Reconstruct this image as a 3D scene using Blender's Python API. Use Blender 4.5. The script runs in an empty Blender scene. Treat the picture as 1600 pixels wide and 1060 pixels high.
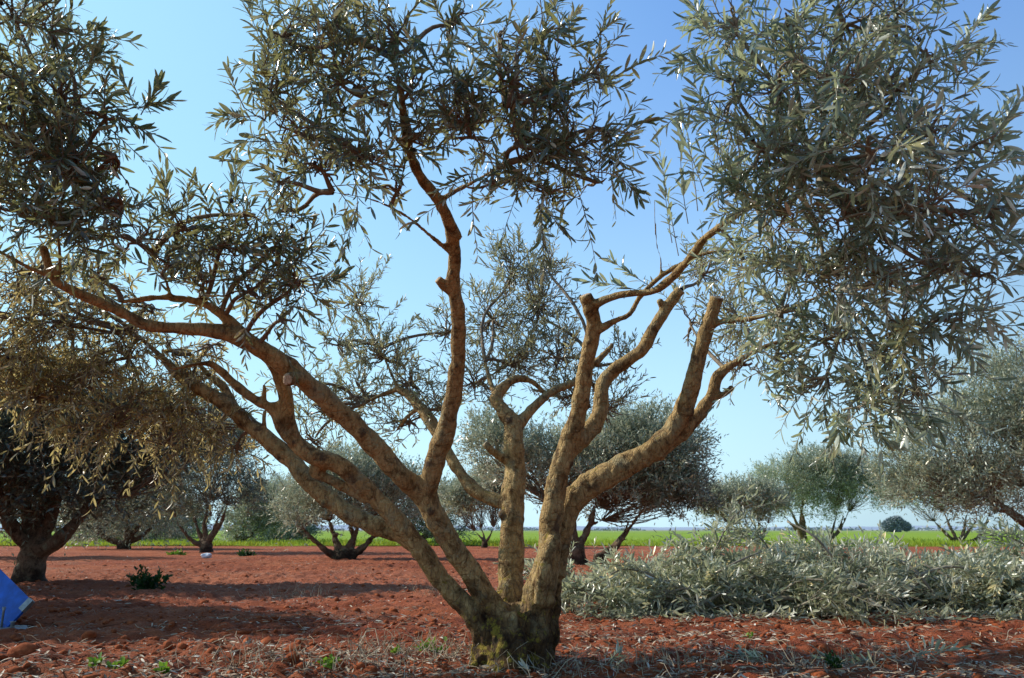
import bpy, math, random
import numpy as np
from mathutils import Vector

random.seed(7)
RNG = np.random.default_rng(11)
S = 0.7                      # metres per layout unit (the camera stands 1 unit above the soil)
F = 1220.0                   # focal length in photo pixels (1600 wide)
PITCH = math.atan(298.0 / F)
CP, SP = math.cos(PITCH), math.sin(PITCH)
scene = bpy.context.scene
COL = scene.collection
SUN_AZ, SUN_EL = math.radians(-74), math.radians(33)
SUN = np.array([math.sin(SUN_AZ) * math.cos(SUN_EL), math.cos(SUN_AZ) * math.cos(SUN_EL), math.sin(SUN_EL)])

# ------------------------------------------------------------------ layout helpers
def ray(px, py):
    v = (530.0 - py) / F
    return np.array([(px - 800.0) / F, CP - v * SP, SP + v * CP])

def P(px, py, Y):
    d = ray(px, py)
    return np.array([0, 0, 1.0]) + d * (Y / d[1])

def PXS(px, py, Y):          # units per photo pixel at that point
    return (Y / ray(px, py)[1]) / F

def G(px, py):               # point of the ground
    d = ray(px, py)
    return np.array([0, 0, 1.0]) + d * (-1.0 / d[2])

# ------------------------------------------------------------------ noise
def _h(ix, iy, iz, seed):
    with np.errstate(over='ignore'):
        h = (ix.astype(np.uint32) * np.uint32(374761393) + iy.astype(np.uint32) * np.uint32(668265263)
             + iz.astype(np.uint32) * np.uint32(2246822519) + np.uint32(seed * 974711 + 13))
        h = (h ^ (h >> np.uint32(13))) * np.uint32(1274126177)
        h = h ^ (h >> np.uint32(16))
    return h.astype(np.float64) / 4294967295.0

def vnoise(p, scale=1.0, seed=0):
    q = np.asarray(p, dtype=np.float64) / scale
    i = np.floor(q).astype(np.int64)
    f = q - i
    f = f * f * f * (f * (f * 6 - 15) + 10)
    out = 0
    for dx in (0, 1):
        wx = f[:, 0] if dx else 1 - f[:, 0]
        for dy in (0, 1):
            wy = f[:, 1] if dy else 1 - f[:, 1]
            for dz in (0, 1):
                wz = f[:, 2] if dz else 1 - f[:, 2]
                out = out + wx * wy * wz * _h(i[:, 0] + dx, i[:, 1] + dy, i[:, 2] + dz, seed)
    return out * 2 - 1

def fbm(p, scale, octaves=3, seed=0):
    a, s, o = 1.0, scale, 0
    for k in range(octaves):
        o = o + a * vnoise(p, s, seed + k)
        a *= 0.5; s *= 0.5
    return o

def nrm(v):
    return v / np.maximum(np.linalg.norm(v, axis=-1, keepdims=True), 1e-9)

def ground_z(x, y):
    x = np.atleast_1d(np.asarray(x, float)); y = np.atleast_1d(np.asarray(y, float))
    p = np.stack([x, y, np.zeros_like(x)], 1)
    far = np.clip((60 - np.hypot(x, y)) / 40, 0, 1)
    z = 0.035 * vnoise(p, 1.3, 3) + 0.03 * vnoise(p * np.array([0.55, 1, 1]), 0.42, 4)
    z += 0.048 * np.abs(vnoise(p, 0.21, 5)) + 0.024 * vnoise(p, 0.10, 6)
    z += 0.034 * np.sin(y * 4.1 + 0.35 * x + 1.5 * vnoise(p, 2.0, 9)) * np.clip((y - 9) / 4, 0, 1)
    # a low churned ridge on the near right
    z += 0.09 * np.exp(-((y - 7.1 - 0.05 * x) / 0.42) ** 2) * np.clip((x - 1.2) / 1.5, 0, 1) * (0.6 + 0.6 * vnoise(p, 0.5, 8))
    return z * far

# ------------------------------------------------------------------ mesh building
def link(name, me, mats, parent=None):
    o = bpy.data.objects.new(name, me)
    COL.objects.link(o)
    for m in (mats if isinstance(mats, (list, tuple)) else [mats]):
        me.materials.append(m)
    if parent is not None:
        o.parent = parent
    return o

class MB:
    """collects vertices, triangles and quads (in layout units)"""
    def __init__(self):
        self.v, self.f, self.t, self.n = [], [], [], 0
    def add(self, v, faces, mat=0, tint=0.5):
        v = np.asarray(v, float).reshape(-1, 3)
        for fa in faces:
            self.f.append((np.asarray(fa, np.int64) + self.n, mat))
        self.v.append(v)
        self.t.append(np.full(len(v), tint) if np.isscalar(tint) else np.asarray(tint, float))
        self.n += len(v)
    def mesh(self, name, origin=(0, 0, 0), smooth=True):
        v = (np.concatenate(self.v) - np.asarray(origin, float)) * S
        me = bpy.data.meshes.new(name)
        me.vertices.add(len(v)); me.vertices.foreach_set('co', v.astype(np.float32).ravel())
        loops = np.concatenate([f.ravel() for f, m in self.f])
        sizes = np.concatenate([np.full(len(f), f.shape[1]) for f, m in self.f])
        mats = np.concatenate([np.full(len(f), m) for f, m in self.f])
        me.loops.add(len(loops)); me.loops.foreach_set('vertex_index', loops.astype(np.int32))
        me.polygons.add(len(sizes))
        st = np.concatenate([[0], np.cumsum(sizes)[:-1]])
        me.polygons.foreach_set('loop_start', st.astype(np.int32))
        me.polygons.foreach_set('material_index', mats.astype(np.int32))
        me.polygons.foreach_set('use_smooth', np.full(len(sizes), smooth))
        a = me.attributes.new('tint', 'FLOAT', 'POINT')
        a.data.foreach_set('value', np.concatenate(self.t).astype(np.float32))
        me.update(calc_edges=True); me.validate()
        return me

def empty(name, loc, label=None, cat=None, group=None):
    o = bpy.data.objects.new(name, None)
    o.location = tuple(np.asarray(loc) * S)
    o.empty_display_size = 0.1
    COL.objects.link(o)
    if label: o['label'] = label
    if cat: o['category'] = cat
    if group: o['group'] = group
    return o

def tag(o, label=None, cat=None, group=None, kind=None):
    if label: o['label'] = label
    if cat: o['category'] = cat
    if group: o['group'] = group
    if kind: o['kind'] = kind
    return o

def thing_mesh(name, mb, mats, base, label, cat, group=None, smooth=True):
    o = link(name, mb.mesh(name, base, smooth), mats)
    o.location = tuple(np.asarray(base) * S)
    return tag(o, label, cat, group)

# leaves: base, direction, upper-side normal, length, width; hi = folded lance, lo = simple diamond
def add_leaves(mb, b, d, n, L, W, tint, mat=0, hi=True, curl=0.12):
    N = len(b)
    if N == 0: return
    d = nrm(d); n = nrm(n - (n * d).sum(1, keepdims=True) * d); s = np.cross(d, n)
    L = np.asarray(L)[:, None]; W = np.asarray(W)[:, None]
    c = (RNG.normal(curl, 0.15, (N, 1)))
    if hi:
        def pt(t, w, fold):
            return b + d * L * t - n * L * c * t * t + s * W * w + n * W * fold
        rows = ((.10, .20), (.34, .46), (.66, .49), (.90, .26))
        vs = [pt(0, 0, 0)]
        for t_, w_ in rows: vs += [pt(t_, -w_, .16 * w_ * 2), pt(t_, 0, 0), pt(t_, w_, .16 * w_ * 2)]
        vs.append(pt(1, 0, 0))
        v = np.stack(vs, 1).reshape(-1, 3)
        o = (np.arange(N) * 14)[:, None]
        tri = np.concatenate([o + np.array([q]) for q in ((0, 3, 2), (0, 2, 1), (11, 12, 13), (10, 11, 13))])
        quad = np.concatenate([o + np.array([q]) for a_ in (1, 4, 7) for q in ((a_ + 1, a_ + 2, a_ + 5, a_ + 4), (a_, a_ + 1, a_ + 4, a_ + 3))])
        mb.add(v, [tri, quad], mat, np.repeat(tint, 14))
    else:
        vs = [b, b + d * L * .5 - s * W * .5 - n * L * c * .25, b + d * L - n * L * c, b + d * L * .5 + s * W * .5 - n * L * c * .25]
        v = np.stack(vs, 1).reshape(-1, 3)
        o = (np.arange(N) * 4)[:, None]
        mb.add(v, [o + np.array([[0, 3, 2, 1]])], mat, np.repeat(tint, 4))

# many thin stems at once: pts (T,K,3), rad (T,K)
def add_stems(mb, pts, rad, mat=1, sides=4, tint=0.5):
    T, K, _ = pts.shape
    if T == 0: return
    tan = nrm(np.gradient(pts, axis=1))
    ref = np.where(np.abs(tan[..., 2:3]) > .9, np.array([1.0, 0, 0]), np.array([0, 0, 1.0]))
    u = nrm(np.cross(tan, ref)); w = np.cross(tan, u)
    a = np.arange(sides) * 2 * math.pi / sides
    ring = pts[:, :, None] + rad[:, :, None, None] * (u[:, :, None] * np.cos(a)[:, None] + w[:, :, None] * np.sin(a)[:, None])
    v = ring.reshape(-1, 3)
    idx = np.arange(T * K * sides).reshape(T, K, sides)
    A = idx[:, :-1]; B = idx[:, 1:]
    q = np.stack([A, np.roll(A, -1, 2), np.roll(B, -1, 2), B], -1).reshape(-1, 4)
    mb.add(v, [q], mat, tint)

def bend(a, b, K, sag, wob=0.06):
    """curved paths from a to b (T,3)"""
    t = np.linspace(0, 1, K)[None, :, None]
    L = np.linalg.norm(b - a, axis=1)[:, None, None]
    off = RNG.normal(0, 1, (len(a), 1, 3)) * wob * L * np.sin(math.pi * t)
    off2 = RNG.normal(0, 1, (len(a), 1, 3)) * wob * .5 * L * np.sin(2 * math.pi * t)
    off[..., 2] += (sag * L * np.sin(math.pi * t))[..., 0]
    return a[:, None] * (1 - t) + b[:, None] * t + off + off2

def add_twigs(mb, base, dirs, lens, pairs, leaflen, hi=True, droop=.25, trad=.004, leafmat=0, stemmat=1, ratio=.19, spread=(30, 65), flat=0.0, stems=True, tintbias=0.0):
    T = len(base)
    if T == 0: return None
    K = 6
    t = np.linspace(0, 1, K)[None, :, None]
    dirs = nrm(dirs)
    lens_ = lens[:, None, None]
    side = nrm(np.cross(dirs, RNG.normal(0, 1, (T, 3))))
    cv = RNG.normal(0, .16, (T, 1, 1))
    def at(tt):
        p = base[:, None] + dirs[:, None] * lens_ * tt + side[:, None] * cv * lens_ * tt * tt
        p[..., 2] -= (droop * lens_ * tt * tt)[..., 0] * (1 - .5 * dirs[:, None, 2])
        return p
    pts = at(t)
    if stems:
        add_stems(mb, pts, np.linspace(trad, trad * .4, K)[None].repeat(T, 0), stemmat, 3)
    # leaf pairs, each pair turned about 90 degrees
    m = pairs
    tt = np.linspace(.12, 1, m)[None, :, None].repeat(T, 0) + RNG.normal(0, .015, (T, m, 1))
    p = at(tt)
    tang = nrm(at(tt + .02) - at(tt - .02))
    s1 = nrm(np.cross(tang, side[:, None] + RNG.normal(0, .15, (T, m, 3)))); s2 = np.cross(tang, s1)
    ph = (np.arange(m) * math.pi / 2)[None, :, None] + RNG.uniform(0, 6.28, (T, 1, 1)) + RNG.normal(0, .35, (T, m, 1))
    for sg in (1, -1):
        sv = sg * (s1 * np.cos(ph) + s2 * np.sin(ph))
        th = np.radians(RNG.uniform(spread[0], spread[1], (T, m, 1))) * (1.15 - .55 * tt)
        d = tang * np.cos(th) + sv * np.sin(th) + RNG.normal(0, .13, (T, m, 3))
        nn = tang - .3 * sv + RNG.normal(0, .6, (T, m, 3)) + np.array([0, 0, .55 + flat])
        keep = RNG.random((T, m)) < .9
        ll = leaflen * RNG.uniform(.48, 1.15, (T, m)) * RNG.uniform(.8, 1.15, (T, 1)) * (1 - .25 * np.abs(tt[..., 0] - .55))
        k = keep.ravel()
        tn = np.clip(RNG.normal(.42, .14, (T, m)) + np.where(RNG.random((T, m)) < .28, .36, -.06) + RNG.normal(0, .12, (T, 1)) + tintbias, 0, 1).ravel()[k]
        l = ll.ravel()[k]
        add_leaves(mb, p.reshape(-1, 3)[k], d.reshape(-1, 3)[k], nn.reshape(-1, 3)[k], l, l * ratio * RNG.uniform(.85, 1.2, len(l)), tn, leafmat, hi)
    return pts

# ------------------------------------------------------------------ materials
class NT:
    def __init__(self, name):
        self.m = bpy.data.materials.new(name); self.m.use_nodes = True
        self.t = self.m.node_tree; self.t.nodes.clear()
        self.out = self.n('ShaderNodeOutputMaterial')
    def n(self, typ, **kw):
        nd = self.t.nodes.new(typ)
        for k, v in kw.items():
            if k.startswith('_'):
                nd.inputs[k[1:].replace('_', ' ')].default_value = v
            else:
                setattr(nd, k, v)
        return nd
    def l(self, a, b): self.t.links.new(a, b)
    def noise(self, vec, scale, detail=4, rough=.55, dist=0):
        nd = self.n('ShaderNodeTexNoise'); nd.inputs['Scale'].default_value = scale
        nd.inputs['Detail'].default_value = detail; nd.inputs['Roughness'].default_value = rough; nd.inputs['Distortion'].default_value = dist
        if vec is not None: self.l(vec, nd.inputs['Vector'])
        return nd.outputs['Fac']
    def ramp(self, fac, stops):
        r = self.n('ShaderNodeValToRGB'); e = r.color_ramp.elements
        while len(e) < len(stops): e.new(.5)
        for k, (p, c) in enumerate(stops):
            e[k].position = p
            e[k].color = (c, c, c, 1) if np.isscalar(c) else (*c, 1)
        self.l(fac, r.inputs['Fac']); return r.outputs['Color']
    def mix(self, fac, a, b, mode='MIX'):
        nd = self.n('ShaderNodeMix', data_type='RGBA', blend_type=mode)
        for i, v in ((0, fac), (6, a), (7, b)):
            if hasattr(v, 'is_linked'): self.l(v, nd.inputs[i])
            elif i == 0: nd.inputs[0].default_value = v
            else: nd.inputs[i].default_value = (*v, 1)
        return nd.outputs[2]
    def math(self, op, a, b=0.0):
        nd = self.n('ShaderNodeMath', operation=op)
        for i, v in ((0, a), (1, b)):
            if hasattr(v, 'is_linked'): self.l(v, nd.inputs[i])
            else: nd.inputs[i].default_value = v
        return nd.outputs[0]
    def attr(self, name):
        nd = self.n('ShaderNodeAttribute', attribute_name=name); return nd.outputs['Fac']
    def obj(self, scale=(1, 1, 1)):
        tc = self.n('ShaderNodeTexCoord'); mp = self.n('ShaderNodeMapping'); mp.inputs['Scale'].default_value = scale
        self.l(tc.outputs['Object'], mp.inputs['Vector']); return mp.outputs['Vector']
    def pos(self):
        return self.n('ShaderNodeNewGeometry').outputs['Position']
    def finish(self, color, rough=.8, bump=None, bstr=.5, bdist=.01, spec=.3, extra=None):
        b = self.n('ShaderNodeBsdfPrincipled')
        if hasattr(color, 'is_linked'): self.l(color, b.inputs['Base Color'])
        else: b.inputs['Base Color'].default_value = (*color, 1)
        if hasattr(rough, 'is_linked'): self.l(rough, b.inputs['Roughness'])
        else: b.inputs['Roughness'].default_value = rough
        b.inputs['Specular IOR Level'].default_value = spec
        if bump is not None:
            bn = self.n('ShaderNodeBump'); bn.inputs['Strength'].default_value = bstr; bn.inputs['Distance'].default_value = bdist
            self.l(bump, bn.inputs['Height']); self.l(bn.outputs['Normal'], b.inputs['Normal'])
        self.b = b
        self.l(b.outputs[0], self.out.inputs[0])
        return self.m

def leaf_mat(name, top0, top1, bot0, bot1, trans, tmix=.22, rough=.36, spec=.5):
    k = NT(name)
    t = k.attr('tint')
    back = k.n('ShaderNodeNewGeometry').outputs['Backfacing']
    top = k.ramp(t, [(.1, tuple(x * .55 for x in top0)), (.42, top0), (.8, top1), (1, (top1[0] * 1.5, top1[1] * 1.15, top1[2] * .7))])
    bot = k.ramp(t, [(.05, tuple(x * .55 for x in bot0)), (.4, bot0), (.85, bot1)])
    c = k.mix(back, top, bot)
    r = k.math('ADD', rough, k.math('MULTIPLY', back, .16))
    k.finish(c, r, spec=spec)
    tr = k.n('ShaderNodeBsdfTranslucent'); tr.inputs['Color'].default_value = (*trans, 1)
    mx = k.n('ShaderNodeMixShader'); mx.inputs[0].default_value = tmix
    k.l(k.b.outputs[0], mx.inputs[1]); k.l(tr.outputs[0], mx.inputs[2]); k.l(mx.outputs[0], k.out.inputs[0])
    return k.m

M_LEAF = leaf_mat('olive_leaf', (.018, .052, .046), (.085, .13, .08), (.24, .25, .17), (.60, .60, .46), (.44, .43, .16), .28, .18, 1.0)
M_LEAF_WARM = leaf_mat('olive_leaf_shaded', (.10, .10, .045), (.28, .25, .10), (.52, .43, .20), (.78, .67, .40), (.70, .56, .22), .42, .24, 1.0)  # golden-brown of backlit, shaded undersides put into the leaf colour
M_LEAF_SILVER = leaf_mat('olive_leaf_silver', (.035, .078, .068), (.26, .31, .24), (.42, .48, .38), (.90, .93, .82), (.54, .60, .32), .36, .18, 1.0)  # silvery undersides; upper sides also painted bright for sun highlights
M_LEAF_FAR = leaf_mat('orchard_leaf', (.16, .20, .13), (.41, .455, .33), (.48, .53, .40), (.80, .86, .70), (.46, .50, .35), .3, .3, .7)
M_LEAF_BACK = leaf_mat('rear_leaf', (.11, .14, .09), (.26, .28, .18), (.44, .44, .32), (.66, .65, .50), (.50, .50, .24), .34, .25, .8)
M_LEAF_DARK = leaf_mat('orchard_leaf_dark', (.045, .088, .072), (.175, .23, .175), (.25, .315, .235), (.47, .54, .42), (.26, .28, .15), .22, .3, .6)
M_LEAF_CUT = leaf_mat('cut_leaf', (.17, .20, .11), (.55, .57, .42), (.58, .59, .47), (.94, .94, .86), (.58, .60, .34), .36, .28, .8)

def stem_mat(name, c0, c1):
    k = NT(name); f = k.noise(k.pos(), 30, 3)
    return k.finish(k.ramp(f, [(.3, c0), (.7, c1)]), .75, f, .4, .003)
M_TWIG = stem_mat('twig_bark', (.14, .10, .065), (.27, .21, .14))
M_TWIG_GREY = stem_mat('grey_twig_bark', (.16, .14, .10), (.36, .32, .24))

def bark_mat(name, light, mid, dark, base_h=.75, lichen=1.0):
    k = NT(name)
    p = k.pos()
    mp = k.n('ShaderNodeMapping'); mp.inputs['Scale'].default_value = (1, 1, .45); k.l(p, mp.inputs['Vector'])
    big = k.noise(p, 5.5, 4, .6)
    fine = k.noise(mp.outputs['Vector'], 46, 6, .7, .4)
    spk = k.noise(p, 130, 2, .5)
    vor = k.n('ShaderNodeTexVoronoi', feature='DISTANCE_TO_EDGE'); vor.inputs['Scale'].default_value = 34
    k.l(mp.outputs['Vector'], vor.inputs['Vector'])
    crack = k.ramp(vor.outputs['Distance'], [(.0, 0.0), (.09, 1.0)])
    c = k.ramp(fine, [(.30, dark), (.47, mid), (.68, light)])
    c = k.mix(k.ramp(big, [(.38, 0.0), (.62, .6)]), c, k.mix(1.0, c, (.66, .60, .55), 'MULTIPLY'))
    c = k.mix(k.ramp(spk, [(.60, 0.0), (.72, .45)]), c, (.42, .37, .28))
    gl = k.noise(p, 7, 6, .7)
    c = k.mix(k.ramp(gl, [(.54, 0.0), (.64, .55)]), c, (.27, .27, .17))
    # old rough wood near the ground, dark
    sep = k.n('ShaderNodeSeparateXYZ'); k.l(p, sep.inputs[0])
    low = k.math('SUBTRACT', 1.0, k.math('DIVIDE', sep.outputs['Z'], base_h * S))
    low = k.math('ADD', low, k.math('MULTIPLY', k.math('SUBTRACT', k.noise(p, 9, 4), .5), 1.3))
    lowm = k.ramp(low, [(.20, 0.0), (.60, .92)])
    c = k.mix(lowm, c, k.mix(1.0, c, (.19, .13, .10), 'MULTIPLY'))
    c = k.mix(k.math('MULTIPLY', k.math('SUBTRACT', 1.0, crack), k.math('ADD', .12, k.math('MULTIPLY', lowm, .5))), c, (.05, .035, .025))
    # yellow crustose lichen, thick on the older wood and on upper sides
    ln = k.noise(p, 24, 6, .7)
    nz = k.n('ShaderNodeSeparateXYZ'); k.l(k.n('ShaderNodeNewGeometry').outputs['Normal'], nz.inputs[0])
    amt = k.math('ADD', ln, k.math('MULTIPLY', k.math('MAXIMUM', low, -.5), (.10 * lichen)))
    amt = k.math('ADD', amt, k.math('MULTIPLY', nz.outputs['Z'], .07 * lichen))
    amt = k.math('ADD', amt, k.math('MULTIPLY', nz.outputs['X'], -.05))
    c = k.mix(k.ramp(amt, [(.62, 0.0), (.67, .85 * lichen)]), c, (.27, .20, .025))
    blot = k.noise(p, 11, 5, .7, .8)
    c = k.mix(k.ramp(blot, [(.52, 0.0), (.62, .85)]), c, k.mix(1.0, c, (.34, .27, .22), 'MULTIPLY'))
    wr = k.n('ShaderNodeMapping'); wr.inputs['Scale'].default_value = (1, 1, 5); k.l(p, wr.inputs['Vector'])
    wrk = k.noise(wr.outputs['Vector'], 18, 4, .6, .5)
    c = k.mix(k.ramp(wrk, [(.34, .35), (.44, 0.0)]), c, k.mix(1.0, c, (.55, .47, .4), 'MULTIPLY'))
    sc = k.attr('scar')
    c = k.mix(k.math('MULTIPLY', sc, .85), c, (.075, .045, .028))
    cut = k.attr('cut')
    wood = k.ramp(k.noise(p, 60, 3), [(.3, (.52, .36, .22)), (.7, (.66, .50, .34))])
    c = k.mix(cut, c, wood)
    h = k.math('ADD', k.math('MULTIPLY', fine, .8), k.math('MULTIPLY', crack, .35))
    h = k.math('ADD', h, k.math('MULTIPLY', spk, .25)); h = k.math('ADD', h, k.math('MULTIPLY', wrk, .5))
    return k.finish(c, .82, h, .75, .016, .25)
M_BARK = bark_mat('olive_bark', (.60, .43, .19), (.40, .265, .105), (.14, .083, .036))
M_BARK_FAR = bark_mat('orchard_bark', (.27, .18, .11), (.18, .115, .07), (.08, .05, .034), .5, .3)

# soil
def soil_mat():
    k = NT('red_soil')
    p = k.pos()
    big = k.noise(p, .55, 4, .55); mid = k.noise(p, 4.5, 5, .6); fine = k.noise(p, 28, 6, .7); gr = k.noise(p, 120, 3, .6)
    c = k.ramp(mid, [(.28, (.18, .038, .014)), (.5, (.40, .092, .034)), (.74, (.56, .158, .064))])
    c = k.mix(k.ramp(fine, [(.35, .55), (.6, 0.0)]), c, (.15, .038, .02))
    c = k.mix(k.ramp(big, [(.42, 0.0), (.62, .5)]), c, (.46, .15, .065))
    c = k.mix(k.ramp(gr, [(.60, 0.0), (.75, .5)]), c, (.48, .30, .20))
    fm = k.n('ShaderNodeMapping'); fm.inputs['Scale'].default_value = (.12, 1.0, 1); fm.inputs['Rotation'].default_value = (0, 0, -.06); k.l(p, fm.inputs['Vector'])
    fur = k.noise(fm.outputs['Vector'], 1.9, 5, .65)
    c = k.mix(k.ramp(fur, [(.40, .6), (.52, 0.0)]), c, (.20, .048, .026))
    c = k.mix(k.ramp(fur, [(.54, 0.0), (.70, .5)]), c, (.54, .195, .09))
    # paler band painted into the soil colour to brighten the sunlit mid-ground
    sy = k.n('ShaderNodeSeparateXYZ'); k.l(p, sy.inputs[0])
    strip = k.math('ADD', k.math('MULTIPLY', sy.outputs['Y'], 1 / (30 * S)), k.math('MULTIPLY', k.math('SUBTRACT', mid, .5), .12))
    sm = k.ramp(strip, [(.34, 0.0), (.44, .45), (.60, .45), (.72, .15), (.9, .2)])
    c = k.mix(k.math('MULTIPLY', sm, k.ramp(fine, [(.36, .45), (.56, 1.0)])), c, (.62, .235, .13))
    # bleached chaff in drifts
    st = k.n('ShaderNodeMapping'); st.inputs['Scale'].default_value = (.35, 1.0, 1); k.l(p, st.inputs['Vector'])
    dr = k.noise(st.outputs['Vector'], 1.4, 5, .62)
    fl = k.noise(p, 75, 2, .5)
    c = k.mix(k.math('MULTIPLY', k.ramp(dr, [(.56, 0.0), (.72, .8)]), k.ramp(fl, [(.50, 0.0), (.58, .9)])), c, (.46, .36, .25))
    # haze painted into the colour: the far plain pales
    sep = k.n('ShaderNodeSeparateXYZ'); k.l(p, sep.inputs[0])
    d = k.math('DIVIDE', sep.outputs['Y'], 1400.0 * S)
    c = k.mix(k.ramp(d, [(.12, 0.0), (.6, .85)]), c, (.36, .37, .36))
    h = k.math('ADD', k.math('MULTIPLY', fine, 1.0), k.math('MULTIPLY', gr, .35))
    h = k.math('ADD', h, k.math('MULTIPLY', mid, .9))
    return k.finish(c, .92, h, 1.0, .045, .15)
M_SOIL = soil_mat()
def clod_mat():
    k = NT('clod_soil'); p = k.pos(); f = k.noise(p, 30, 5, .65)
    c = k.ramp(f, [(.3, (.19, .045, .016)), (.7, (.40, .115, .045))])
    return k.finish(c, .93, f, .8, .01, .1)
M_CLOD = clod_mat()
def tint_mat(name, stops, rough=.8, trans=None, tmix=.25):
    k = NT(name); c = k.ramp(k.attr('tint'), stops); k.finish(c, rough, spec=.3)
    if trans:
        tr = k.n('ShaderNodeBsdfTranslucent'); tr.inputs['Color'].default_value = (*trans, 1)
        mx = k.n('ShaderNodeMixShader'); mx.inputs[0].default_value = tmix
        k.l(k.b.outputs[0], mx.inputs[1]); k.l(tr.outputs[0], mx.inputs[2]); k.l(mx.outputs[0], k.out.inputs[0])
    return k.m
M_LITTER = tint_mat('dry_leaf', [(0, (.10, .06, .038)), (.45, (.28, .19, .12)), (.75, (.52, .42, .30)), (1, (.66, .62, .52))], .7)
M_STRAW = tint_mat('dry_straw', [(0, (.28, .20, .12)), (1, (.56, .47, .33))], .7)
M_WEED = tint_mat('weed_leaf', [(0, (.06, .14, .02)), (.6, (.14, .27, .035)), (1, (.24, .38, .06))], .5, (.25, .45, .04), .3)
M_BUSH = tint_mat('bush_leaf', [(0, (.012, .04, .012)), (1, (.045, .11, .03))], .45, (.06, .16, .02), .2)
M_FIELD_BLADE = tint_mat('crop_blade', [(0, (.16, .26, .02)), (1, (.32, .43, .04))], .6, (.42, .5, .05), .35)
def field_mat():
    k = NT('green_crop'); p = k.pos()
    a = k.noise(p, .05, 5, .6); b = k.noise(p, 1.6, 4, .6)
    c = k.ramp(a, [(.3, (.21, .33, .022)), (.7, (.29, .40, .04))])
    c = k.mix(k.ramp(b, [(.35, .45), (.6, 0.0)]), c, (.14, .23, .02))
    sep = k.n('ShaderNodeSeparateXYZ'); k.l(p, sep.inputs[0])
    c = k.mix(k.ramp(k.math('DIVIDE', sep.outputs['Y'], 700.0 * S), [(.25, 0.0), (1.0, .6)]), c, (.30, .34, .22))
    return k.finish(c, .85, b, .6, .1, .1)
M_FIELD = field_mat()
def hill_mat(name, c0, c1):
    k = NT(name); f = k.noise(k.pos(), .004, 5, .6)
    return k.finish(k.ramp(f, [(.35, c0), (.65, c1)]), 1.0, spec=0)
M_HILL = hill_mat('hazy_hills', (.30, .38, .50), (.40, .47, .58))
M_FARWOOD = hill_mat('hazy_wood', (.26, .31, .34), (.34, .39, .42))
def plain(name, c, rough, var=.15, scale=12, metal=0, bump=.1):
    k = NT(name); f = k.noise(k.obj(), scale, 4, .6)
    a = tuple(x * (1 - var) for x in c); b = tuple(min(1, x * (1 + var)) for x in c)
    k.finish(k.ramp(f, [(.3, a), (.7, b)]), rough, f, bump, .01, .4); k.b.inputs['Metallic'].default_value = metal
    return k.m
M_BLUE = plain('blue_paint', (.008, .10, .48), .55, .38, 9, 0, .3)
M_METAL = plain('dull_zinc', (.26, .27, .28), .5, .25, 25, .5)
M_OLIVE = plain('ripe_olive', (.012, .008, .016), .28, .3, 40)
M_WHITE = plain('white_plastic', (.72, .75, .78), .4, .08, 8)

# ------------------------------------------------------------------ woody bodies: tubes fused into one skin
def catmull(pts, step):
    p = np.asarray(pts, float)
    if len(p) == 2: p = np.vstack([p[0], (p[0] + p[1]) / 2, p[1]])
    q = np.vstack([2 * p[0] - p[1], p, 2 * p[-1] - p[-2]])
    out = []
    for i in range(1, len(q) - 2):
        n = max(2, int(np.linalg.norm(q[i + 1, :3] - q[i, :3]) / step))
        t = np.linspace(0, 1, n, endpoint=False)[:, None]
        a, b, c, d = q[i - 1], q[i], q[i + 1], q[i + 2]
        out.append(.5 * (2 * b + (c - a) * t + (2 * a - 5 * b + 4 * c - d) * t ** 2 + (3 * b - a - 3 * c + d) * t ** 3))
    out.append(p[-1:]); o = np.vstack(out)
    o[:, 3] = np.maximum(o[:, 3], .006)
    return o

def tube(mb, c, sides=14, lump=.12, seed=0):
    n = len(c); ctr = c[:, :3]; tan = nrm(np.gradient(ctr, axis=0))
    u = np.cross(tan[0], [.3, .8, .5]); u /= np.linalg.norm(u)
    a = np.arange(sides) * 2 * math.pi / sides; rings = []
    for i in range(n):
        u = u - tan[i] * u.dot(tan[i]); u /= np.linalg.norm(u); w = np.cross(tan[i], u)
        dirs = np.cos(a)[:, None] * u + np.sin(a)[:, None] * w
        q = ctr[i] + dirs * c[i, 3]
        r = c[i, 3] * (1 + lump * vnoise(q, c[i, 3] * 2.2 + .02, seed) + lump * .6 * vnoise(q, c[i, 3] * .9 + .01, seed + 5))
        rings.append(ctr[i] + dirs * r[:, None])
    v = np.concatenate(rings + [ctr[:1], ctr[-1:]])
    idx = np.arange(n * sides).reshape(n, sides)
    A, B = idx[:-1], idx[1:]
    q = np.stack([A, np.roll(A, -1, 1), np.roll(B, -1, 1), B], -1).reshape(-1, 4)
    c0, c1 = n * sides, n * sides + 1
    t0 = np.stack([np.full(sides, c0), np.roll(idx[0], -1), idx[0]], 1)
    t1 = np.stack([np.full(sides, c1), idx[-1], np.roll(idx[-1], -1)], 1)
    mb.add(v, [q, t0, t1])

def ico(sub=1):
    import bmesh
    bm = bmesh.new(); bmesh.ops.create_icosphere(bm, subdivisions=sub, radius=1)
    v = np.array([x.co[:] for x in bm.verts]); f = np.array([[y.index for y in x.verts] for x in bm.faces]); bm.free()
    return v, f
ICO1, ICO2 = ico(1), ico(2)

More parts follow.
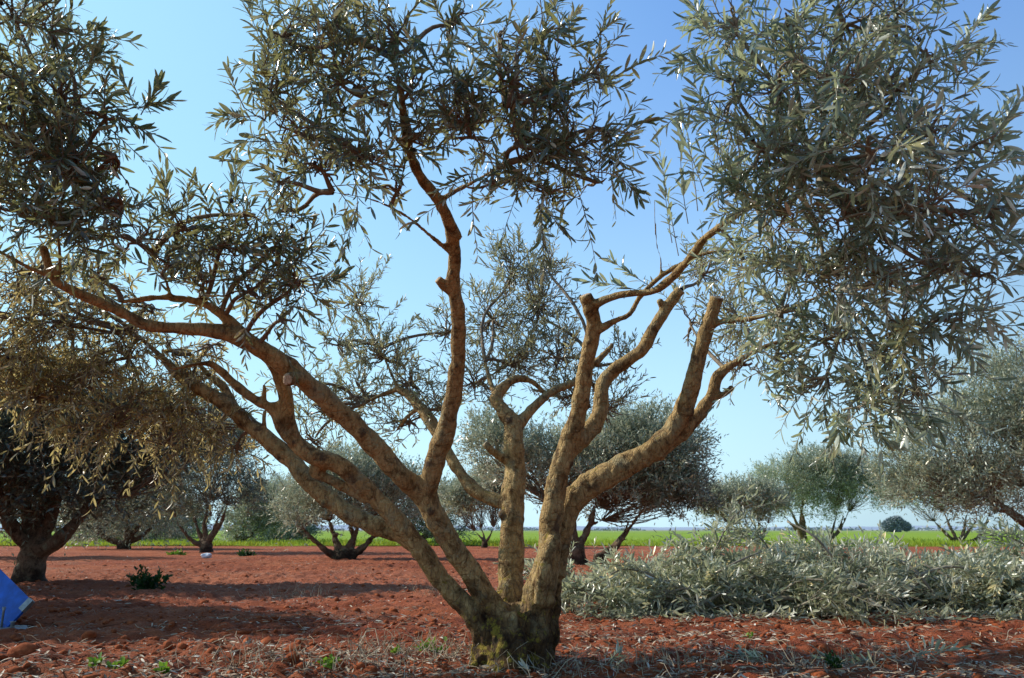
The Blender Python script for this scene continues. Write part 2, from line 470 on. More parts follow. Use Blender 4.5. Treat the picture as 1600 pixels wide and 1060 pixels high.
def fuse(mb, voxel, smooth_it=3):
    """one skin around all the tubes; returns vertices (units), faces (list arrays)"""
    me = mb.mesh('tmp'); o = bpy.data.objects.new('tmp', me); COL.objects.link(o)
    md = o.modifiers.new('r', 'REMESH'); md.mode = 'VOXEL'; md.voxel_size = voxel * S; md.adaptivity = 0
    dg = bpy.context.evaluated_depsgraph_get(); ev = o.evaluated_get(dg)
    m2 = bpy.data.meshes.new_from_object(ev)
    bpy.data.objects.remove(o); bpy.data.meshes.remove(me)
    nv = len(m2.vertices); v = np.zeros(nv * 3, np.float32); m2.vertices.foreach_get('co', v); v = v.reshape(-1, 3).astype(float) / S
    nl = len(m2.loops); li = np.zeros(nl, np.int32); m2.loops.foreach_get('vertex_index', li)
    f = li.reshape(-1, 4)
    e = np.zeros(len(m2.edges) * 2, np.int32); m2.edges.foreach_get('vertices', e); e = e.reshape(-1, 2)
    bpy.data.meshes.remove(m2)
    deg = np.bincount(e.ravel(), minlength=nv)[:, None]
    for _ in range(smooth_it):
        acc = np.zeros_like(v)
        for k in range(3):
            acc[:, k] = np.bincount(e[:, 0], v[e[:, 1], k], nv) + np.bincount(e[:, 1], v[e[:, 0], k], nv)
        v = v * .4 + .6 * acc / np.maximum(deg, 1)
    return v, f

def vert_normals(v, f):
    n = np.cross(v[f[:, 2]] - v[f[:, 0]], v[f[:, 3]] - v[f[:, 1]]); o = np.zeros_like(v)
    for j in range(4):
        for k in range(3):
            o[:, k] += np.bincount(f[:, j], n[:, k], len(v))
    return nrm(o)

def skin_part(name, v, f, sel, nrmls, attrs, origin, mat, parent):
    ff = f[sel]; used, inv = np.unique(ff, return_inverse=True); ff = inv.reshape(-1, 4)
    mb = MB(); mb.add(v[used], [ff]); me = mb.mesh(name, origin)
    for an, av in attrs.items():
        a = me.attributes.new(an, 'FLOAT', 'POINT'); a.data.foreach_set('value', av[used].astype(np.float32))
    me.normals_split_custom_set_from_vertices([tuple(x) for x in nrmls[used]])
    return link(name, me, mat, parent)

# ------------------------------------------------------------------ the pruned olive tree in front
# limb paths as (px, py, radius px, distance): side branches belong to the limb they leave
LIMBS = {
 'trunk': [
  [(800, 1062, 62, 6.40), (800, 1035, 56, 6.38), (800, 1000, 50, 6.36), (800, 968, 34, 6.38), (798, 945, 20, 6.42)],
  [(840, 1062, 24, 6.22), (840, 1020, 21, 6.24), (840, 980, 23, 6.26), (842, 935, 24, 6.28)],
  [(756, 1066, 28, 6.28), (757, 1030, 25, 6.28), (762, 995, 22, 6.28), (758, 970, 18, 6.3)],
  [(858, 1060, 10, 6.5), (857, 1010, 11, 6.48), (866, 950, 12, 6.46), (866, 905, 11, 6.42)],
  [(800, 1066, 34, 6.14), (799, 1030, 30, 6.16), (797, 990, 26, 6.2), (794, 962, 20, 6.25)],
 ],
 'upright': [
  [(795, 978, 24, 6.3), (766, 940, 19.5, 6.25), (735, 895, 18.5, 6.19), (704, 848, 18, 6.12), (677, 800, 19, 6.02), (668, 764, 18.5, 5.95), (681, 722, 18, 5.85), (701, 655, 15.5, 5.7), (713, 580, 14.5, 5.5), (717, 510, 13.8, 5.3), (708, 440, 12.5, 5.1), (710, 388, 12, 4.95), (690, 322, 10, 4.7), (652, 268, 9, 4.5), (634, 208, 7.5, 4.35), (626, 140, 6, 4.2), (612, 90, 4, 4.1)],
  [(706, 455, 10, 5.15), (694, 447, 8.5, 5.1), (684, 436, 8, 5.06)],
  [(704, 395, 5, 4.95), (672, 368, 3.8, 4.85), (630, 335, 3.4, 4.72), (580, 312, 2.8, 4.6), (520, 300, 2.2, 4.5)],
  [(697, 330, 8, 4.72), (717, 374, 8, 4.88)],
  [(690, 312, 5, 4.68), (715, 297, 4.8, 4.62), (745, 282, 4, 4.5), (790, 255, 3, 4.4)],
  [(640, 240, 5, 4.42), (612, 205, 4, 4.35), (606, 165, 3.4, 4.3)],
  [(634, 262, 4, 4.48), (600, 255, 2.6, 4.44), (560, 240, 2.2, 4.4)],
  [(640, 225, 4, 4.38), (670, 205, 3.6, 4.3), (760, 190, 3.2, 4.2), (790, 165, 2.6, 4.1)],
 ],
 'left': [
  [(676, 800, 19, 6.04), (656, 768, 19, 5.97), (626, 742, 18, 5.87), (587, 700, 17.5, 5.76), (548, 660, 17.5, 5.64), (508, 624, 17, 5.5), (462, 584, 17, 5.35), (412, 548, 15.5, 5.22), (350, 521, 13, 5.06), (282, 513, 11, 4.95), (230, 508, 11, 4.85), (186, 486, 9.5, 4.75), (138, 466, 9, 4.65), (98, 446, 9, 4.55), (76, 428, 8.5, 4.5)],
  [(80, 432, 8, 4.5), (72, 402, 7.5, 4.46), (66, 384, 6.5, 4.44)],
  [(92, 442, 4.6, 4.54), (94, 400, 4, 4.48), (90, 340, 3.2, 4.4), (110, 270, 2.6, 4.3)],
  [(78, 432, 5, 4.5), (40, 416, 4.6, 4.42), (8, 398, 4, 4.36), (-40, 370, 3, 4.3)],
  [(412, 550, 12, 5.2), (372, 515, 10, 5.12), (345, 490, 8.5, 5.05), (310, 472, 7, 5.0), (255, 465, 5.5, 4.95), (190, 472, 4.6, 4.9)],
  [(268, 466, 4, 4.96), (252, 420, 3.2, 4.9), (232, 385, 2.6, 4.82), (200, 340, 2.2, 4.75)],
  [(474, 592, 11, 5.36), (458, 592, 11, 5.24), (448, 594, 10.5, 5.16)],
 ],
 'crossing': [
  [(766, 1000, 24, 6.28), (744, 970, 20, 6.27), (716, 938, 18.5, 6.26), (681, 895, 16.5, 6.24), (650, 850, 16.5, 6.18), (608, 800, 16, 6.1), (563, 755, 15, 6.02), (528, 725, 15, 5.94), (490, 713, 14, 5.88), (461, 690, 13.5, 5.84), (450, 650, 12.5, 5.78), (444, 608, 11.5, 5.7), (428, 574, 11, 5.6), (398, 538, 9, 5.5), (350, 500, 6, 5.4)],
  [(466, 698, 10, 5.84), (442, 676, 9, 5.78), (426, 642, 8.5, 5.72), (398, 625, 8, 5.66), (367, 601, 7.5, 5.6), (338, 574, 6.5, 5.54), (318, 568, 4.4, 5.5), (268, 577, 3.6, 5.4)],
  [(445, 632, 5, 5.76), (424, 631, 4.4, 5.72)],
  [(412, 634, 5, 5.7), (413, 610, 4, 5.68), (412, 600, 3.8, 5.68)],
  [(520, 724, 8, 5.98), (490, 735, 9, 6.0), (535, 760, 9, 6.05), (575, 782, 9, 6.1)],
 ],
 'low': [
  [(656, 858, 15, 6.22), (636, 842, 15.5, 6.25), (604, 828, 16, 6.28), (566, 813, 16, 6.29), (529, 792, 16, 6.3), (489, 757, 15.5, 6.32), (450, 715, 15, 6.34), (418, 686, 14.5, 6.34), (380, 655, 14, 6.34), (342, 625, 12, 6.32), (302, 602, 10.5, 6.3), (276, 583, 9, 6.28), (250, 556, 5, 6.24), (210, 520, 3.8, 6.2)],
  [(290, 594, 6.5, 6.28), (288, 574, 5.5, 6.26)],
  [(392, 662, 9, 6.34), (370, 640, 7.5, 6.36), (350, 606, 7, 6.38), (322, 582, 5, 6.4), (290, 545, 3.4, 6.42)],
  [(415, 680, 5, 6.3), (412, 655, 4, 6.28), (414, 640, 3.6, 6.28)],
  [(320, 612, 4, 6.3), (290, 622, 2.6, 6.32), (255, 640, 2.4, 6.4), (200, 660, 2.2, 6.45)],
 ],
 'middle': [
  [(795, 965, 23, 6.6), (798, 905, 21, 6.68), (800, 850, 20, 6.75), (801, 790, 19.5, 6.82), (805, 740, 18.5, 6.88), (803, 690, 16, 6.92), (802, 664, 15.5, 6.95), (786, 642, 12, 6.98), (776, 622, 11, 7.02), (790, 602, 9, 7.06), (808, 592, 7, 7.1), (830, 596, 5, 7.14), (848, 612, 4, 7.18), (856, 626, 3.6, 7.2)],
  [(808, 668, 12, 6.95), (822, 650, 8.5, 7.0), (842, 629, 8, 7.06), (864, 611, 7.5, 7.12), (900, 596, 5.5, 7.2), (930, 570, 3.6, 7.3)],
  [(798, 724, 9, 6.9), (782, 714, 7, 6.86), (768, 704, 6.8, 6.82), (757, 692, 6.5, 6.8)],
  [(800, 788, 13, 6.82), (764, 778, 11.5, 6.9), (735, 760, 11, 6.98), (706, 718, 10, 7.08), (690, 690, 10, 7.14), (670, 655, 10, 7.22), (650, 630, 9, 7.3), (628, 611, 6.5, 7.36), (606, 613, 4, 7.42), (562, 634, 2.8, 7.5)],
  [(622, 608, 3.6, 7.36), (606, 572, 2.6, 7.42), (585, 530, 2.4, 7.5), (555, 480, 2.2, 7.55)],
  [(652, 640, 4, 7.28), (636, 652, 3.6, 7.3), (620, 672, 2.6, 7.36)],
  [(772, 615, 5, 7.05), (764, 590, 4.4, 7.15), (758, 565, 3.2, 7.25)],
 ],
 'right_upright': [
  [(838, 990, 26, 6.3), (842, 930, 26, 6.28), (855, 880, 21.5, 6.26), (863, 810, 20, 6.22), (871, 745, 18, 6.16), (888, 692, 18, 6.1), (903, 650, 16, 6.04), (910, 608, 14.5, 5.95), (918, 560, 13.5, 5.86), (927, 512, 13, 5.76), (922, 482, 12.5, 5.7), (914, 461, 11, 5.66)],
  [(922, 480, 9, 5.7), (946, 468, 7, 5.6), (982, 459, 6.8, 5.5), (1018, 456, 7, 5.38), (1046, 438, 7.5, 5.26), (1076, 406, 7.5, 5.12), (1098, 376, 7.5, 5.0), (1128, 353, 7, 4.86), (1165, 328, 6, 4.7), (1215, 300, 5, 4.5), (1280, 270, 3.6, 4.3)],
  [(936, 516, 7, 5.74), (962, 501, 5.5, 5.7), (984, 491, 5, 5.66), (1000, 464, 4.6, 5.62), (1030, 434, 4.8, 5.54), (1062, 414, 4.4, 5.46), (1100, 397, 3.8, 5.36), (1150, 392, 3.2, 5.24), (1230, 400, 2.8, 5.05)],
  [(1031, 436, 3, 5.54), (1033, 408, 2.4, 5.5), (1026, 380, 2.2, 5.48), (1022, 310, 2.0, 5.4)],
  [(928, 570, 6.5, 5.95), (950, 548, 5, 6.05), (958, 538, 4.6, 6.08)],
  [(866, 840, 11, 6.14), (853, 872, 13, 6.08), (848, 905, 13, 6.08), (842, 945, 10, 6.12)],
 ],
 'right_fork': [
  [(889, 705, 15, 6.14), (915, 678, 16, 6.18), (937, 645, 14, 6.22), (940, 606, 11.5, 6.24), (952, 586, 11.5, 6.24), (984, 562, 11.5, 6.2), (1004, 546, 11, 6.18), (1020, 516, 10, 6.14), (1040, 484, 9.5, 6.1), (1064, 453, 9, 6.05)],
  [(1036, 482, 6.5, 6.1), (1030, 468, 6.5, 6.06)],
 ],
 'right_low': [
  [(866, 900, 18, 6.42), (874, 840, 22, 6.42), (889, 792, 22, 6.4), (918, 760, 21, 6.37), (960, 735, 20.5, 6.33), (1006, 713, 20, 6.29), (1038, 688, 18.5, 6.25), (1060, 655, 16.5, 6.22), (1072, 628, 15, 6.18), (1082, 598, 14, 6.12), (1090, 566, 12.5, 6.06), (1102, 520, 12.5, 6.0), (1121, 464, 11, 5.9)],
  [(1024, 708, 15, 6.3), (1060, 680, 13, 6.3), (1090, 650, 12, 6.3), (1112, 618, 10.5, 6.28), (1122, 588, 10.5, 6.26), (1150, 566, 6, 6.2), (1200, 540, 4.4, 6.1), (1260, 520, 3.4, 5.9)],
  [(1110, 622, 7, 6.28), (1132, 616, 5.5, 6.24), (1145, 604, 5, 6.2)],
  [(1104, 512, 7.5, 6.0), (1132, 502, 5.8, 5.9), (1180, 497, 4.6, 5.75), (1240, 480, 3.8, 5.5), (1310, 450, 3.2, 5.2)],
 ],
}
CUTS = [((913, 461, 5.66), (-.1, 0, 1), 15), ((684, 436, 5.06), (-.8, -.3, .5), 10), ((1122, 464, 5.9), (.4, -.5, .7), 14), ((1064, 453, 6.05), (.6, -.2, .8), 10),
        ((444, 594, 5.14), (-.3, -1, 0), 14), ((757, 692, 6.8), (-.7, 0, .6), 7), ((66, 384, 4.44), (0, 0, 1), 8), ((288, 574, 6.26), (0, 0, 1), 6)]

def P4(q):
    return np.append(P(q[0], q[1], q[3]), q[2] * PXS(q[0], q[1], q[3]))

BASE = P(800, 1040, 6.36); BASE[2] = float(ground_z(BASE[0], BASE[1])[0])
tree = empty('olive_tree', BASE, 'pruned many-limbed olive tree with lichen-stained trunk filling the foreground', 'tree')
skel, skel_part = [], []
scars = []
PARTS = list(LIMBS)

def build_front_tree():
    mb = MB()
    for pi, (pn, paths) in enumerate(LIMBS.items()):
        for qi, path in enumerate(paths):
            c = catmull([P4(q) for q in path], .03)
            if pn != 'trunk': c[:, 3] *= .92
            rough = .15 if pn == 'trunk' else .105
            tube(mb, c, 16, rough, pi * 31 + qi)
            skel.append(c); skel_part.append(np.full(len(c), pi))
            # pruning knots and scars on the thicker wood
            if c[:, 3].max() > .045 and qi == 0 and pn != 'trunk':
                tan = nrm(np.gradient(c[:, :3], axis=0))
                kk = 26
                while kk < len(c) - 8:
                    d = np.cross(tan[kk], RNG.normal(0, 1, 3)); d[1] -= .7; d -= tan[kk] * d.dot(tan[kk]); d /= np.linalg.norm(d)
                    r = c[kk, 3]; ctr = c[kk, :3] + d * r * .92
                    b = r * RNG.uniform(.26, .46)
                    if RNG.random() < .6:
                        v = ICO2[0] * b * np.array([1, 1, 1.15]) * (1 + .18 * vnoise(ICO2[0], .6, kk))[:, None] + ctr
                        mb.add(v, [ICO2[1]])
                    scars.append((ctr + d * b * .6, b * RNG.uniform(.6, 1.15)))
                    kk += int(RNG.uniform(7, 26))
    # burrs at the foot of the trunk
    for k in range(26):
        px, py = RNG.uniform(745, 862), RNG.uniform(985, 1050)
        Y = 6.36 - .3 * math.sqrt(max(0, 1 - ((px - 803) / 66) ** 2)) + .05
        r = RNG.uniform(.02, .055)
        v = ICO2[0] * r * (1 + .25 * vnoise(ICO2[0], .5, k))[:, None] + P(px, py, Y)
        mb.add(v, [ICO2[1]])
    v, f = fuse(mb, .0125, 3)
    n = vert_normals(v, f)
    sk = np.vstack(skel); sp = np.concatenate(skel_part)
    # nearest skeleton sample decides the part
    part = np.zeros(len(v), int); rad = np.zeros(len(v))
    for i in range(0, len(v), 4000):
        d = np.linalg.norm(v[i:i + 4000, None] - sk[None, :, :3], axis=2) - sk[None, :, 3]
        j = d.argmin(1); part[i:i + 4000] = sp[j]; rad[i:i + 4000] = sk[j, 3]
    amp = np.clip(rad, .01, .12)
    v = v + n * (amp * (.12 * fbm(v * np.array([1, 1, .6]), .10, 2, 40) + .05 * vnoise(v, .035, 44)))[:, None]
    low = np.clip(1 - v[:, 2] / .65, 0, 1)          # fluted, furrowed old wood near the ground
    ang = np.arctan2(v[:, 1] - BASE[1], v[:, 0] - BASE[0])
    fl = 1 - 1.6 * np.abs(np.sin(ang * 4.5 + 1.6 * vnoise(v, .3, 50))) ** .6 + .7 * np.sin(ang * 15 + 4 * vnoise(v, .2, 51))
    v = v + n * (low * (.017 * fl + .034 * vnoise(v * np.array([1, 1, .4]), .07, 52)))[:, None]
    n = vert_normals(v, f)
    scar = np.zeros(len(v)); cut = np.zeros(len(v))
    for p, r in scars:
        d = np.linalg.norm(v - p, axis=1) / r
        scar = np.maximum(scar, np.clip(1.7 - d - .75 * vnoise(v, r * .7, 60) - .4 * vnoise(v, r * .3, 61), 0, 1))
    for (px, py, Y), dr, rp in CUTS:
        p = P(px, py, Y); r = rp * PXS(px, py, Y); dr = np.asarray(dr, float) / np.linalg.norm(dr)
        d = np.linalg.norm(v - p, axis=1)
        cut = np.maximum(cut, ((d < r * 1.35) & (n @ dr > .62)).astype(float))
    attrs = {'scar': scar, 'cut': cut}
    fp = np.sort(part[f], axis=1)[:, 1]
    for pi, pn in enumerate(PARTS):
        sel = fp == pi
        if sel.any():
            skin_part('trunk' if pn == 'trunk' else 'limb', v, f, sel, n, attrs, BASE, M_BARK, tree)
build_front_tree()
SK = np.vstack(skel)

# leaf masses: (px, py, distance, rx px, ry px, half depth, density, up, out)
def foliage(name, blobs, mats, leaflen, parent, origin, twig=(.17, .38), pairs=9, label=None, droop=.25, dens=150, subs=14, extra=None, ratio=.178, anchor=True, up=.3):
    mb = MB(); tips = []
    for bi, bl in enumerate(blobs):
        px, py, Y, rx, ry, rz = bl[:6]
        k = bl[6] if len(bl) > 6 else 1.0
        c = P(px, py, Y); s = PXS(px, py, Y)
        R = np.array([rx * s, rz, ry * s])
        area = math.pi * R[0] * R[2]
        nt = max(5, int(dens * k * area)); ns = max(3, int(subs * (area / .25) ** .5))
        dirs = nrm(RNG.normal(0, 1, (ns, 3))); rr = RNG.uniform(.25, 1, (ns, 1)) ** .5
        sub = c + dirs * rr * R * .72; sdir = nrm(dirs * .8 + RNG.normal(0, .6, (ns, 3))); sbias = RNG.normal(-.04, .34, ns)
        if anchor:
            dd = np.linalg.norm(SK[:, :3] - c, axis=1) + (SK[:, 2] > c[2]) * .1
            a = SK[dd.argmin(), :3]
            if dd.min() > .06:
                add_stems(mb, bend(a[None], c[None], 9, .06, .06), np.linspace(.02, .010, 9)[None], 1, 6)
        add_stems(mb, bend(np.repeat(c[None], ns, 0), sub, 7, .05, .09), np.linspace(.011, .005, 7)[None].repeat(ns, 0), 1, 4)
        w = RNG.integers(0, ns, nt); along = RNG.uniform(.35, 1.0, (nt, 1)) ** .7
        base = c + (sub[w] - c) * along + RNG.normal(0, .045, (nt, 3))
        out = nrm((base - c) / R)
        d = out * .5 + sdir[w] * .45 + RNG.normal(0, .5, (nt, 3)) + np.array([0, 0, up])
        ln = RNG.uniform(twig[0], twig[1], nt)
        add_stems(mb, bend(c + (sub[w] - c) * along * .97, base, 3, 0, .02), np.full((nt, 3), .004), 1, 3)
        pts = add_twigs(mb, base, d, ln, pairs, leaflen, True, droop, .0045, 0, 1, ratio, tintbias=sbias[w][:, None])
        tips.append(pts.reshape(-1, 3))
    if extra: extra(mb)
    o = link(name, mb.mesh(name, origin), mats, parent)
    if label: o['label'] = label
    return np.concatenate(tips)

def shoots(lst, leaflen, pairs, droop=.1):
    """single long sprigs given by two photo points"""
    def fn(mb):
        a = np.array([P(x0, y0, Y) for x0, y0, x1, y1, Y in lst]); b = np.array([P(x1, y1, Y - .05) for x0, y0, x1, y1, Y in lst])
        add_twigs(mb, a, b - a, np.linalg.norm(b - a, axis=1), pairs + 5, leaflen * .85, True, droop, .004, 0, 1, .19)
    return fn

CENTRE = [
 (425, 150, 4.3, 45, 75, .25), (440, 60, 4.2, 45, 60, .25), (520, 40, 4.2, 60, 60, .3), (530, 130, 4.2, 70, 65, .35), (470, 210, 4.3, 70, 50, .3),
 (620, 60, 4.1, 60, 60, .3, .8), (640, 140, 4.1, 65, 60, .3, .8), (560, 240, 4.35, 80, 45, .3, .8), (500, 265, 4.4, 70, 40, .25, .8), (440, 285, 4.5, 35, 30, .2, .7),
 (720, 130, 4.1, 55, 70, .3, .8), (735, 215, 4.2, 65, 50, .3), (800, 130, 4.05, 60, 65, .3), (810, 225, 4.2, 75, 45, .35, 1.2), (890, 235, 4.2, 70, 40, .3, 1.2),
 (870, 140, 4.1, 60, 60, .3, .9), (930, 110, 4.1, 45, 40, .25, .8), (850, 55, 4.1, 50, 45, .2, .6), (945, 205, 4.2, 40, 30, .2), (770, 285, 4.4, 70, 28, .2, .8),
 (860, 300, 4.35, 60, 28, .2), (620, 300, 4.6, 60, 22, .2, .5), (700, 40, 4.2, 60, 40, .2, .5), (780, 60, 4.2, 40, 50, .2, .45), (930, 285, 4.35, 35, 20, .15, .7), (640, 210, 4.3, 60, 40, .2, .5)]
foli_pts = [foliage('crown', CENTRE, [M_LEAF, M_TWIG], .108, tree, BASE, label='dark glossy foliage on the upright middle limb', dens=155,
    extra=shoots([(900, 290, 940, 395, 4.3), (840, 310, 862, 395, 4.25), (850, 320, 880, 375, 4.25), (960, 120, 1045, 70, 4.1), (700, 50, 680, -5, 4.2), (700, 60, 705, 15, 4.2), (960, 270, 1000, 300, 4.3), (420, 90, 375, 5, 4.2),
                  (400, 190, 345, 180, 4.3), (410, 210, 350, 225, 4.3), (850, 40, 880, -10, 4.1), (930, 60, 960, 30, 4.1), (560, 315, 540, 385, 4.6), (940, 210, 1010, 185, 4.2), (880, 60, 905, 10, 4.15)], .14, 9))]
LEFT = [
 (20, 30, 4.0, 55, 50, .3, 1.1), (80, 50, 4.0, 45, 60, .3, 1.1), (25, 130, 4.0, 60, 60, .35, 1.3), (95, 150, 4.05, 55, 55, .3, 1.1), (165, 185, 4.1, 42, 40, .25, .9), (180, 245, 4.15, 40, 40, .25, .9),
 (40, 235, 4.1, 70, 60, .4, 1.2), (120, 265, 4.15, 65, 55, .35, 1.1), (30, 330, 4.3, 65, 55, .35, 1.1), (110, 350, 4.35, 70, 50, .35), (190, 320, 4.3, 50, 45, .3, .9), (215, 380, 4.6, 60, 40, .3, .8),
 (290, 360, 4.7, 55, 40, .3, .6), (350, 385, 4.75, 60, 48, .3, .9), (420, 390, 4.8, 55, 42, .3, .9), (460, 440, 4.85, 45, 40, .3, .9), (390, 455, 4.9, 60, 40, .3, .9), (320, 440, 4.9, 60, 38, .3, .7),
 (380, 335, 4.7, 45, 30, .2, .7), (260, 420, 4.8, 50, 35, .2, .6), (150, 430, 4.8, 50, 30, .2, .6), (-30, 200, 4.1, 50, 120, .4), (445, 330, 4.7, 40, 25, .2, .7), (440, 500, 5.0, 35, 22, .2, .7)]
foli_pts.append(foliage('crown', LEFT, [M_LEAF, M_TWIG], .108, tree, BASE, label='dark foliage over the long left limb', dens=185,
    extra=shoots([(265, 370, 245, 265, 4.6), (290, 360, 300, 290, 4.6), (220, 180, 245, 130, 4.1), (130, 60, 160, 35, 4.0), (120, 100, 165, 80, 4.0), (360, 330, 365, 255, 4.6), (330, 340, 320, 280, 4.6),
                  (530, 410, 545, 340, 4.8), (480, 400, 520, 380, 4.8), (490, 460, 530, 430, 4.9), (215, 170, 265, 150, 4.1), (140, 110, 150, 70, 4.0)], .14, 9)))
LOWLEFT = [
 (30, 460, 6.0, 70, 50, .5, 1.1), (110, 510, 6.1, 75, 50, .5, 1.1), (30, 560, 6.2, 75, 60, .5, 1.3), (120, 590, 6.2, 75, 55, .5, 1.3), (200, 560, 6.3, 65, 45, .5), (210, 640, 6.3, 65, 45, .5, 1.2),
 (290, 640, 6.4, 60, 45, .4, 1.1), (340, 670, 6.4, 42, 35, .3), (270, 550, 6.4, 50, 35, .4, .8), (60, 620, 6.2, 70, 45, .4, 1.2), (150, 665, 6.3, 60, 32, .4), (260, 690, 6.4, 60, 25, .3, .9), (-50, 540, 6.1, 60, 110, .5), (330, 540, 6.3, 50, 30, .3, .6), (60, 420, 5.9, 70, 40, .4, .7), (150, 450, 6.0, 60, 40, .4, .6), (230, 480, 6.1, 55, 35, .4, .6), (180, 520, 6.1, 60, 35, .4, .7), (300, 590, 6.4, 50, 35, .4, .9), (370, 700, 6.4, 28, 25, .2, .8), (20, 500, 6.0, 70, 40, .4, .9)]
foli_pts.append(foliage('crown', LOWLEFT, [M_LEAF_WARM, M_TWIG], .09, tree, BASE, label='brownish shaded foliage hanging under the left limbs', dens=170, droop=.5, up=0.0))
RIGHT = [
 (1150, 50, 3.9, 50, 60, .3), (1230, 40, 3.8, 60, 55, .35, 1.1), (1320, 40, 3.7, 65, 55, .35, 1.1), (1400, 40, 3.8, 55, 50, .3), (1150, 150, 4.0, 50, 55, .3, .9), (1220, 140, 3.8, 65, 60, .4, 1.2), (1310, 140, 3.6, 70, 60, .4, 1.3),
 (1400, 140, 3.7, 60, 60, .35, 1.1), (1450, 90, 3.8, 40, 45, .25, .8), (1190, 235, 4.0, 60, 55, .35, 1.1), (1270, 240, 3.8, 70, 60, .4, 1.3), (1360, 240, 3.6, 75, 60, .4, 1.3), (1450, 210, 3.7, 60, 60, .35, 1.0),
 (1510, 240, 3.8, 45, 50, .3, .8), (1150, 300, 4.3, 50, 40, .3, .9), (1230, 330, 4.2, 70, 50, .4, 1.2), (1320, 340, 4.0, 75, 55, .4, 1.2), (1410, 330, 3.8, 70, 55, .4, 1.2), (1490, 330, 3.8, 60, 50, .35, 1.0), (1550, 330, 3.9, 30, 30, .2, .8),
 (1210, 410, 4.6, 65, 45, .4, 1.1), (1290, 430, 4.4, 70, 50, .4, 1.2), (1380, 430, 4.2, 75, 50, .4, 1.2), (1460, 420, 4.0, 65, 45, .35, 1.1), (1530, 430, 4.0, 45, 35, .25, .9), (1220, 490, 4.9, 60, 40, .4), (1310, 520, 4.7, 70, 45, .4, 1.1), (1400, 520, 4.5, 70, 45, .4, 1.1),
 (1470, 500, 4.3, 50, 40, .3, .9), (1210, 560, 5.1, 50, 30, .3, .8), (1290, 590, 4.9, 60, 35, .3), (1370, 600, 4.7, 60, 38, .3, 1.1), (1430, 610, 4.6, 45, 38, .3), (1350, 630, 4.7, 55, 22, .2, .9), (1160, 400, 4.9, 35, 35, .2, .7)]
foli_pts.append(foliage('crown', RIGHT, [M_LEAF_SILVER, M_TWIG_GREY], .106, tree, BASE, label='dense silvery green foliage of the right limbs', dens=178,
    extra=shoots([(1570, 380, 1600, 300, 3.9), (1500, 60, 1545, 20, 3.8), (1520, 200, 1592, 235, 3.8), (1530, 380, 1600, 375, 3.9), (1500, 470, 1560, 505, 4.1), (1480, 520, 1530, 560, 4.3), (1400, 640, 1470, 690, 4.6), (1300, 640, 1345, 690, 4.7), (1330, 650, 1390, 685, 4.7), (1440, 30, 1490, -15, 3.8), (1060, 400, 1018, 180, 5.2), (1075, 350, 1045, 200, 5.0), (1090, 330, 1075, 160, 4.8), (1050, 380, 1030, 270, 5.3), (1100, 300, 1060, 180, 4.6), (1530, 310, 1590, 150, 3.8), (1520, 270, 1580, 170, 3.8), (1450, 110, 1530, 55, 3.8),
                  (1540, 340, 1598, 265, 3.8), (1540, 450, 1600, 410, 3.9), (1540, 440, 1600, 350, 3.9), (1490, 140, 1515, 45, 3.8), (1000, 455, 920, 432, 5.5), (1020, 450, 950, 410, 5.5), (1450, 570, 1490, 615, 4.4), (1430, 620, 1470, 665, 4.5), (1310, 640, 1310, 680, 4.7),
                  (1110, 60, 1085, 5, 3.9), (1120, 120, 1075, 85, 3.9), (1120, 200, 1085, 130, 4.1), (1500, 130, 1560, 60, 3.8), (1180, 570, 1215, 625, 5.1), (1400, 620, 1420, 680, 4.6)], .15, 10)))
BACK = [
 (560, 470, 7.6, 45, 45, .35, .7), (530, 540, 7.6, 45, 40, .35, .7), (600, 560, 7.6, 55, 45, .4, .9), (640, 600, 7.5, 50, 40, .4, .8), (570, 620, 7.6, 60, 40, .4, .9), (640, 660, 7.5, 55, 30, .3, .9), (510, 640, 7.5, 45, 45, .3, .7),
 (770, 500, 7.8, 45, 60, .4, .9), (840, 480, 7.8, 50, 70, .4, 1.0), (800, 430, 7.9, 40, 60, .3, .9), (800, 570, 7.6, 65, 45, .4, 1.2), (870, 560, 7.6, 50, 45, .4, 1.1), (740, 600, 7.5, 45, 40, .35, 1.0), (900, 620, 7.5, 50, 40, .35, 1.0), (950, 640, 7.4, 35, 40, .3, .8),
 (980, 570, 7.4, 40, 40, .3, .6), (690, 640, 7.5, 35, 30, .3, .8), (700, 520, 7.8, 30, 50, .3, .6), (1100, 430, 6.8, 45, 45, .4, .8), (1080, 510, 6.8, 30, 45, .3, .5), (1150, 500, 6.6, 40, 60, .4, .8), (1160, 570, 6.5, 40, 35, .3, .8), (860, 410, 7.9, 30, 40, .25, .8), (470, 600, 7.4, 35, 45, .3, .6), (490, 690, 7.4, 40, 30, .3, .6)]
foli_pts.append(foliage('crown', BACK, [M_LEAF_BACK, M_TWIG], .088, tree, BASE, label='fine pale foliage on the rear limbs', dens=165, twig=(.2, .42), droop=.1, up=.8,
    extra=shoots([(840, 440, 890, 410, 7.8), (790, 430, 760, 370, 7.8), (820, 400, 810, 365, 7.8), (600, 500, 632, 465, 7.6), (590, 440, 608, 400, 7.6), (870, 500, 900, 455, 7.8)], .105, 11)))

